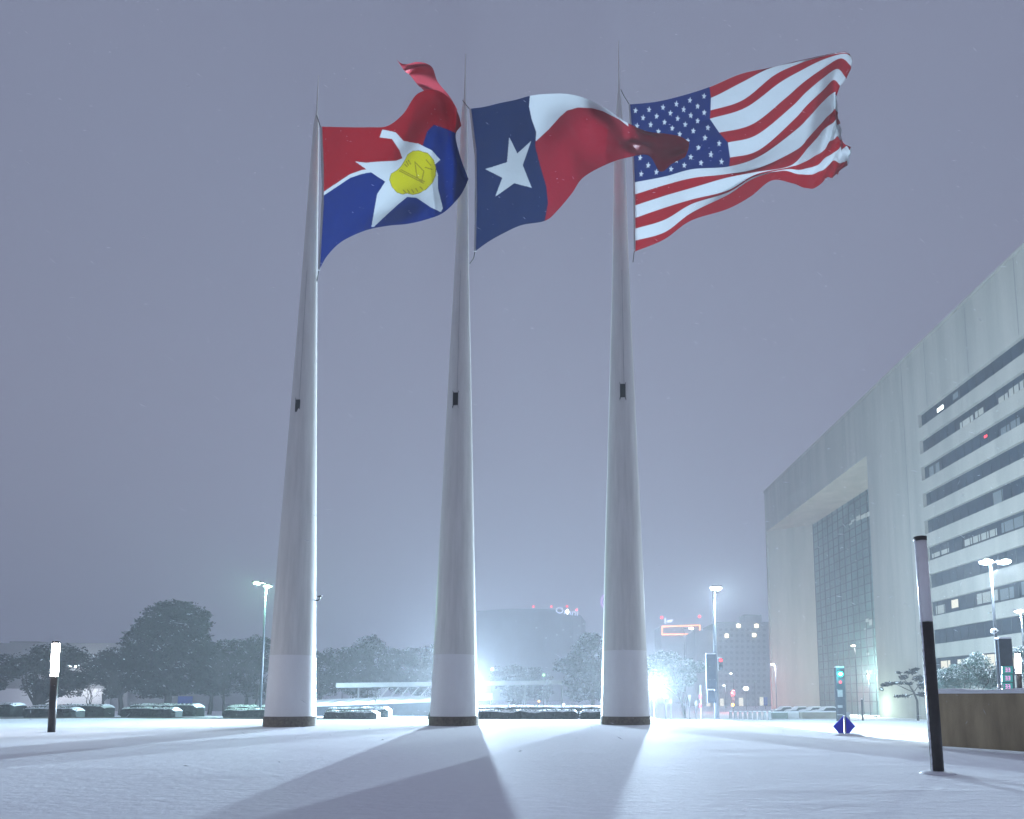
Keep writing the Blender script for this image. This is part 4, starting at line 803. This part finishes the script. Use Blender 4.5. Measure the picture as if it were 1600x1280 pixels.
# barrier blocks by the street
for i in range(9):
    x0 = 1141.5 + i * 7.6; yb_ = 1115 + i * .35; Y = 92 - i * .8; c = at(x0, yb_, Y); g = gz(c.x, Y); w = 2.1 * mpp(Y, 0)
    t = thing('barrier_block', 'snowy barrier block, %s in the row of nine by the street' % ['first from the left', 'second from the left', 'third from the left', 'fourth from the left', 'the middle one', 'fourth from the right', 'third from the right', 'second from the right', 'last on the right'][i], 'barrier', (c.x, Y, g), 'low barrier blocks beside the street')
    zt_ = at(x0, 1112.0, Y).z; mb = MB(); mb.hexa([(c.x-w,Y-.25,g-.1),(c.x+w,Y-.25,g-.1),(c.x+w,Y+.25,g-.1),(c.x-w,Y+.25,g-.1)], [(c.x-w*.8,Y-.18,zt_),(c.x+w*.8,Y-.18,zt_),(c.x+w*.8,Y+.18,zt_),(c.x-w*.8,Y+.18,zt_)]); mb.build('body', M['farconc'], t)
    MB().box((c.x - w * .85, Y - .22, zt_), (c.x + w * .85, Y + .22, zt_ + .08)).build('snow_cap', M['snowcap'], t)
def planter(x0, x1, yt, Y, mt, label):
    a, b = at(x0, yt, Y), at(x1, yt, Y); g = min(gz(a.x, Y), gz(b.x, Y)); t = thing('planter_wall', label, 'planter', ((a.x + b.x) / 2, Y, g), 'low planter walls beside the street')
    MB().box((a.x, Y, g - .3), (b.x, Y + .8, a.z - .08)).build('wall_body', mt, t); MB().box((a.x - .03, Y - .03, a.z - .08), (b.x + .03, Y + .84, a.z + .03)).build('snow_cap', M['snowcap'], t)
gm = mat('mossy_concrete', (.16, .20, .17), .9, var=.2, scale=1); bm_ = mat('tan_concrete', (.24, .23, .18), .9, var=.2, scale=1)
planter(1206, 1231, 1112.5, 90, gm, 'grey green planter wall at the foot of the office corner'); planter(1231.5, 1251, 1112, 92, M['white'], 'white planter wall between the grey green and the tan ones'); planter(1251.5, 1309, 1112, 91, bm_, 'long tan planter wall ending at the signal pillar')
# parked cars under snow
def car(px, Y, rot, label, paint):
    c = at(px, 1108, Y); g = gz(c.x, Y); t = thing('parked_car', label, 'car', (c.x, Y, g), 'snow covered cars parked before the portal')
    Rm = Matrix.Rotation(rot, 3, 'Z'); o_ = Vector((c.x, Y, g)); T = lambda x, y, z: o_ + Rm @ Vector((x, y, z))
    def loft(prof, yw, mt, nm, par, smooth=False):
        mb = MB(); n_ = len(prof); vs_ = [T(x, -yw(z), z) for x, z in prof] + [T(x, yw(z), z) for x, z in prof]
        fs_ = [tuple(range(n_))[::-1], tuple(range(n_, 2 * n_))] + [(i, (i + 1) % n_, n_ + (i + 1) % n_, n_ + i) for i in range(n_)]; mb.add(vs_, fs_); return mb.build(nm, mt, par)
    bd = [(-2.2,.3),(-2.25,.6),(-2.1,.88),(-1.5,.95),(-.95,1.0),(-.5,1.38),(.7,1.42),(1.35,1.02),(2.15,.98),(2.25,.6),(2.2,.3)]
    loft(bd, lambda z: .88 if z < 1 else .88 - (z - 1) * .45, paint, 'body', t)
    for s_ in (-1, 1):
        mb = MB(); mb.add([T(-.88, s_*.885, 1.0), T(-.48, s_*.74, 1.33), (T(.66, s_*.74, 1.36)), T(1.2, s_*.885, 1.03)], [(0,1,2,3)]); mb.build('side_window', M['glass'], t)
        for wx in (-1.4, 1.4): MB().tube([T(wx, s_*.75, .33), T(wx, s_*.93, .33)], .33, 16).build('wheel', M['black'], t)
        MB().sphere(T(-2.22, s_*.62, .68), .11, 8, 6).build('headlight', M['opal'], t)
    loft([(-2.1,.9),(-1.5,.97),(-.98,1.02),(-.5,1.41),(.7,1.45),(1.35,1.05),(2.1,1.0),(2.1,1.12),(1.4,1.18),(.72,1.58),(-.5,1.55),(-1.05,1.14),(-1.5,1.10),(-2.0,1.0)], lambda z: .84 if z < 1.12 else .72, M['snowcap'], 'snow_cover', t)
pd_ = mat('dark_car_paint', (.03, .035, .045), .3, var=.1); pg_ = mat('grey_car_paint', (.12, .13, .15), .3, var=.1)
for a_ in [(1226,112,.1,'dark parked car under snow, leftmost by the office pier',pd_),(1249,108,.15,'grey parked car under snow, second from the left by the office pier',pg_),(1272,104,.1,'dark parked car under snow, third from the left before the portal glass',pd_),(1293,100,.05,'grey parked car under snow, just left of the signal pillar',pg_)]: car(*a_)
Y = 84; c = at(1346.5, 1093, Y); g = gz(c.x, Y); t = thing('bollard', 'dark slim bollard in front of the portal glass, right of the signal pillar', 'bollard', (c.x, Y, g)); MB().tube([(c.x, Y, g - .1), (c.x, Y, c.z)], .12, 10).build('post', M['dkmetal'], t, True); MB().sphere(c, .12, 10, 6, .8).build('cap', M['snowcap'], t, True)
# right side: camera globe, pylon sign, lit tube, small sign
Y = 40; c = at(1553, 986, Y); g = gz(at(1563, 1100, Y).x, Y); t = thing('camera_housing', 'white round camera housing fixed to the double headed lamp pole', 'camera', c); mb = MB(); mb.sphere(c, .19, 14, 10, .85); mb.build('dome', M['white'], t, True); MB().tube([c, at(1560, 986, Y)], .05, 8).build('bracket', M['steel'], t); MB().sphere(c + Vector((0, -.16, -.02)), .07, 10, 6).build('lens', M['black'], t)
o = MB().obox(at(1548.5, 957.5, 55), (.19, 0, .02), (0, .1, 0), (0, 0, .07)).build('wall_light', M['room'], bt); 
o.name = 'window_lamp'
Y = 38; p, q = at(1566, 1080, Y), at(1580.5, 998, Y); t = thing('pylon_sign', 'dark pylon sign with lit teal number panels behind the low wall', 'sign', (p.x, Y, gz(p.x, Y)))
MB().box((p.x, Y, -2.4), (q.x, Y + .12, q.z)).build('pylon', M['cab'], t); MB().box((p.x, Y, q.z), (q.x, Y + .35, q.z + .08)).build('snow_cap', M['snowcap'], t)
for i in range(3):
    y0 = 1041 + i * 13; p, q = at(1566.5, y0 + 11.5, Y - .1), at(1582, y0, Y - .1); pn = MB().box((p.x, Y - .1, p.z), (q.x, Y - .005, q.z)).build('number_panel', M['teal'], t)
    mb = MB(); w = q.x - p.x; h = q.z - p.z
    for gx in (.28, .55):
        for zz_ in (.25, .5, .75): mb.box((p.x + w * gx, Y - .13, p.z + h * (zz_ - .04)), (p.x + w * (gx + .17), Y - .101, p.z + h * (zz_ + .04)))
        mb.box((p.x + w * (gx + .14), Y - .128, p.z + h * .3), (p.x + w * (gx + .18), Y - .102, p.z + h * .7))
    mb.build('digits', M['pink'], pn)
t, b, tp, b2, r = tube_lamp((1592.5, 1090), (1589.8, 1022), (1590.5, 1052), 30, 7.5, True, 'small lit column lamp above the low wall at the right edge of the picture')
Y = 24; c = at(1563.5, 1072, Y); t = thing('notice_board', 'tiny white notice just above the snowy top of the low wall', 'sign', (c.x, Y, gz(c.x, Y))); MB().box((c.x - .1, Y, c.z - .07), (c.x + .1, Y + .02, c.z + .07)).build('sign_plate', M['white'], t); MB().box((c.x - .015, Y + .02, gz(c.x, Y)), (c.x + .015, Y + .04, c.z)).build('post', M['steel'], t); MB().box((c.x - .03, Y - .006, c.z - .05), (c.x + .0, Y - .001, c.z + .03)).build('mark', M['black'], t)
o = MB().sphere(at(1599, 1050, 60), .16, 10, 6).build('street_signal', M['cyan'], None); tag(o, 'green signal light just right of the small lit column lamp', 'traffic light')
# ------------------------------------------------------------------ falling snow
rs = np.random.RandomState(5); mb = MB()
for _ in range(5200):
    Y = 6 + 30 * rs.rand() ** .8; px, py = rs.uniform(-60, 1660), rs.uniform(-40, 1290); c = at(px, py, Y)
    if c.z < .5: continue
    d = Vector((rs.normal(.9, .5), rs.normal(0, .4), rs.normal(-.45, .35))).normalized() * (.012 + .05 * rs.rand() ** 3); w = Vector((0, 0, .0034)); 
    mb.add([c - d, c - w, c + d, c + w, c + Vector((0, .0028, 0))], [(0,1,2,3), (0,1,4), (1,2,4), (2,3,4), (3,0,4)])
tag(mb.build('snowfall', M['snowcap']), 'fine wind blown snowflakes streaking through the air over the plaza', 'snow', kind='stuff')
# ------------------------------------------------------------------ haze
hz = MB().box((-1400, -80, -6), (1400, 2500, 175)).build('haze', M['snowcap']); hm = bpy.data.materials.new('haze'); hm.use_nodes = True; n = hm.node_tree.nodes
n.remove(n['Principled BSDF']); pv = n.new('ShaderNodeVolumePrincipled'); pv.inputs['Density'].default_value = .0014; pv.inputs['Color'].default_value = (.93, .95, 1, 1); pv.inputs['Anisotropy'].default_value = 0
hm.node_tree.links.new(pv.outputs[0], n['Material Output'].inputs['Volume']); hz.data.materials[0] = hm; tag(hz, kind='stuff')
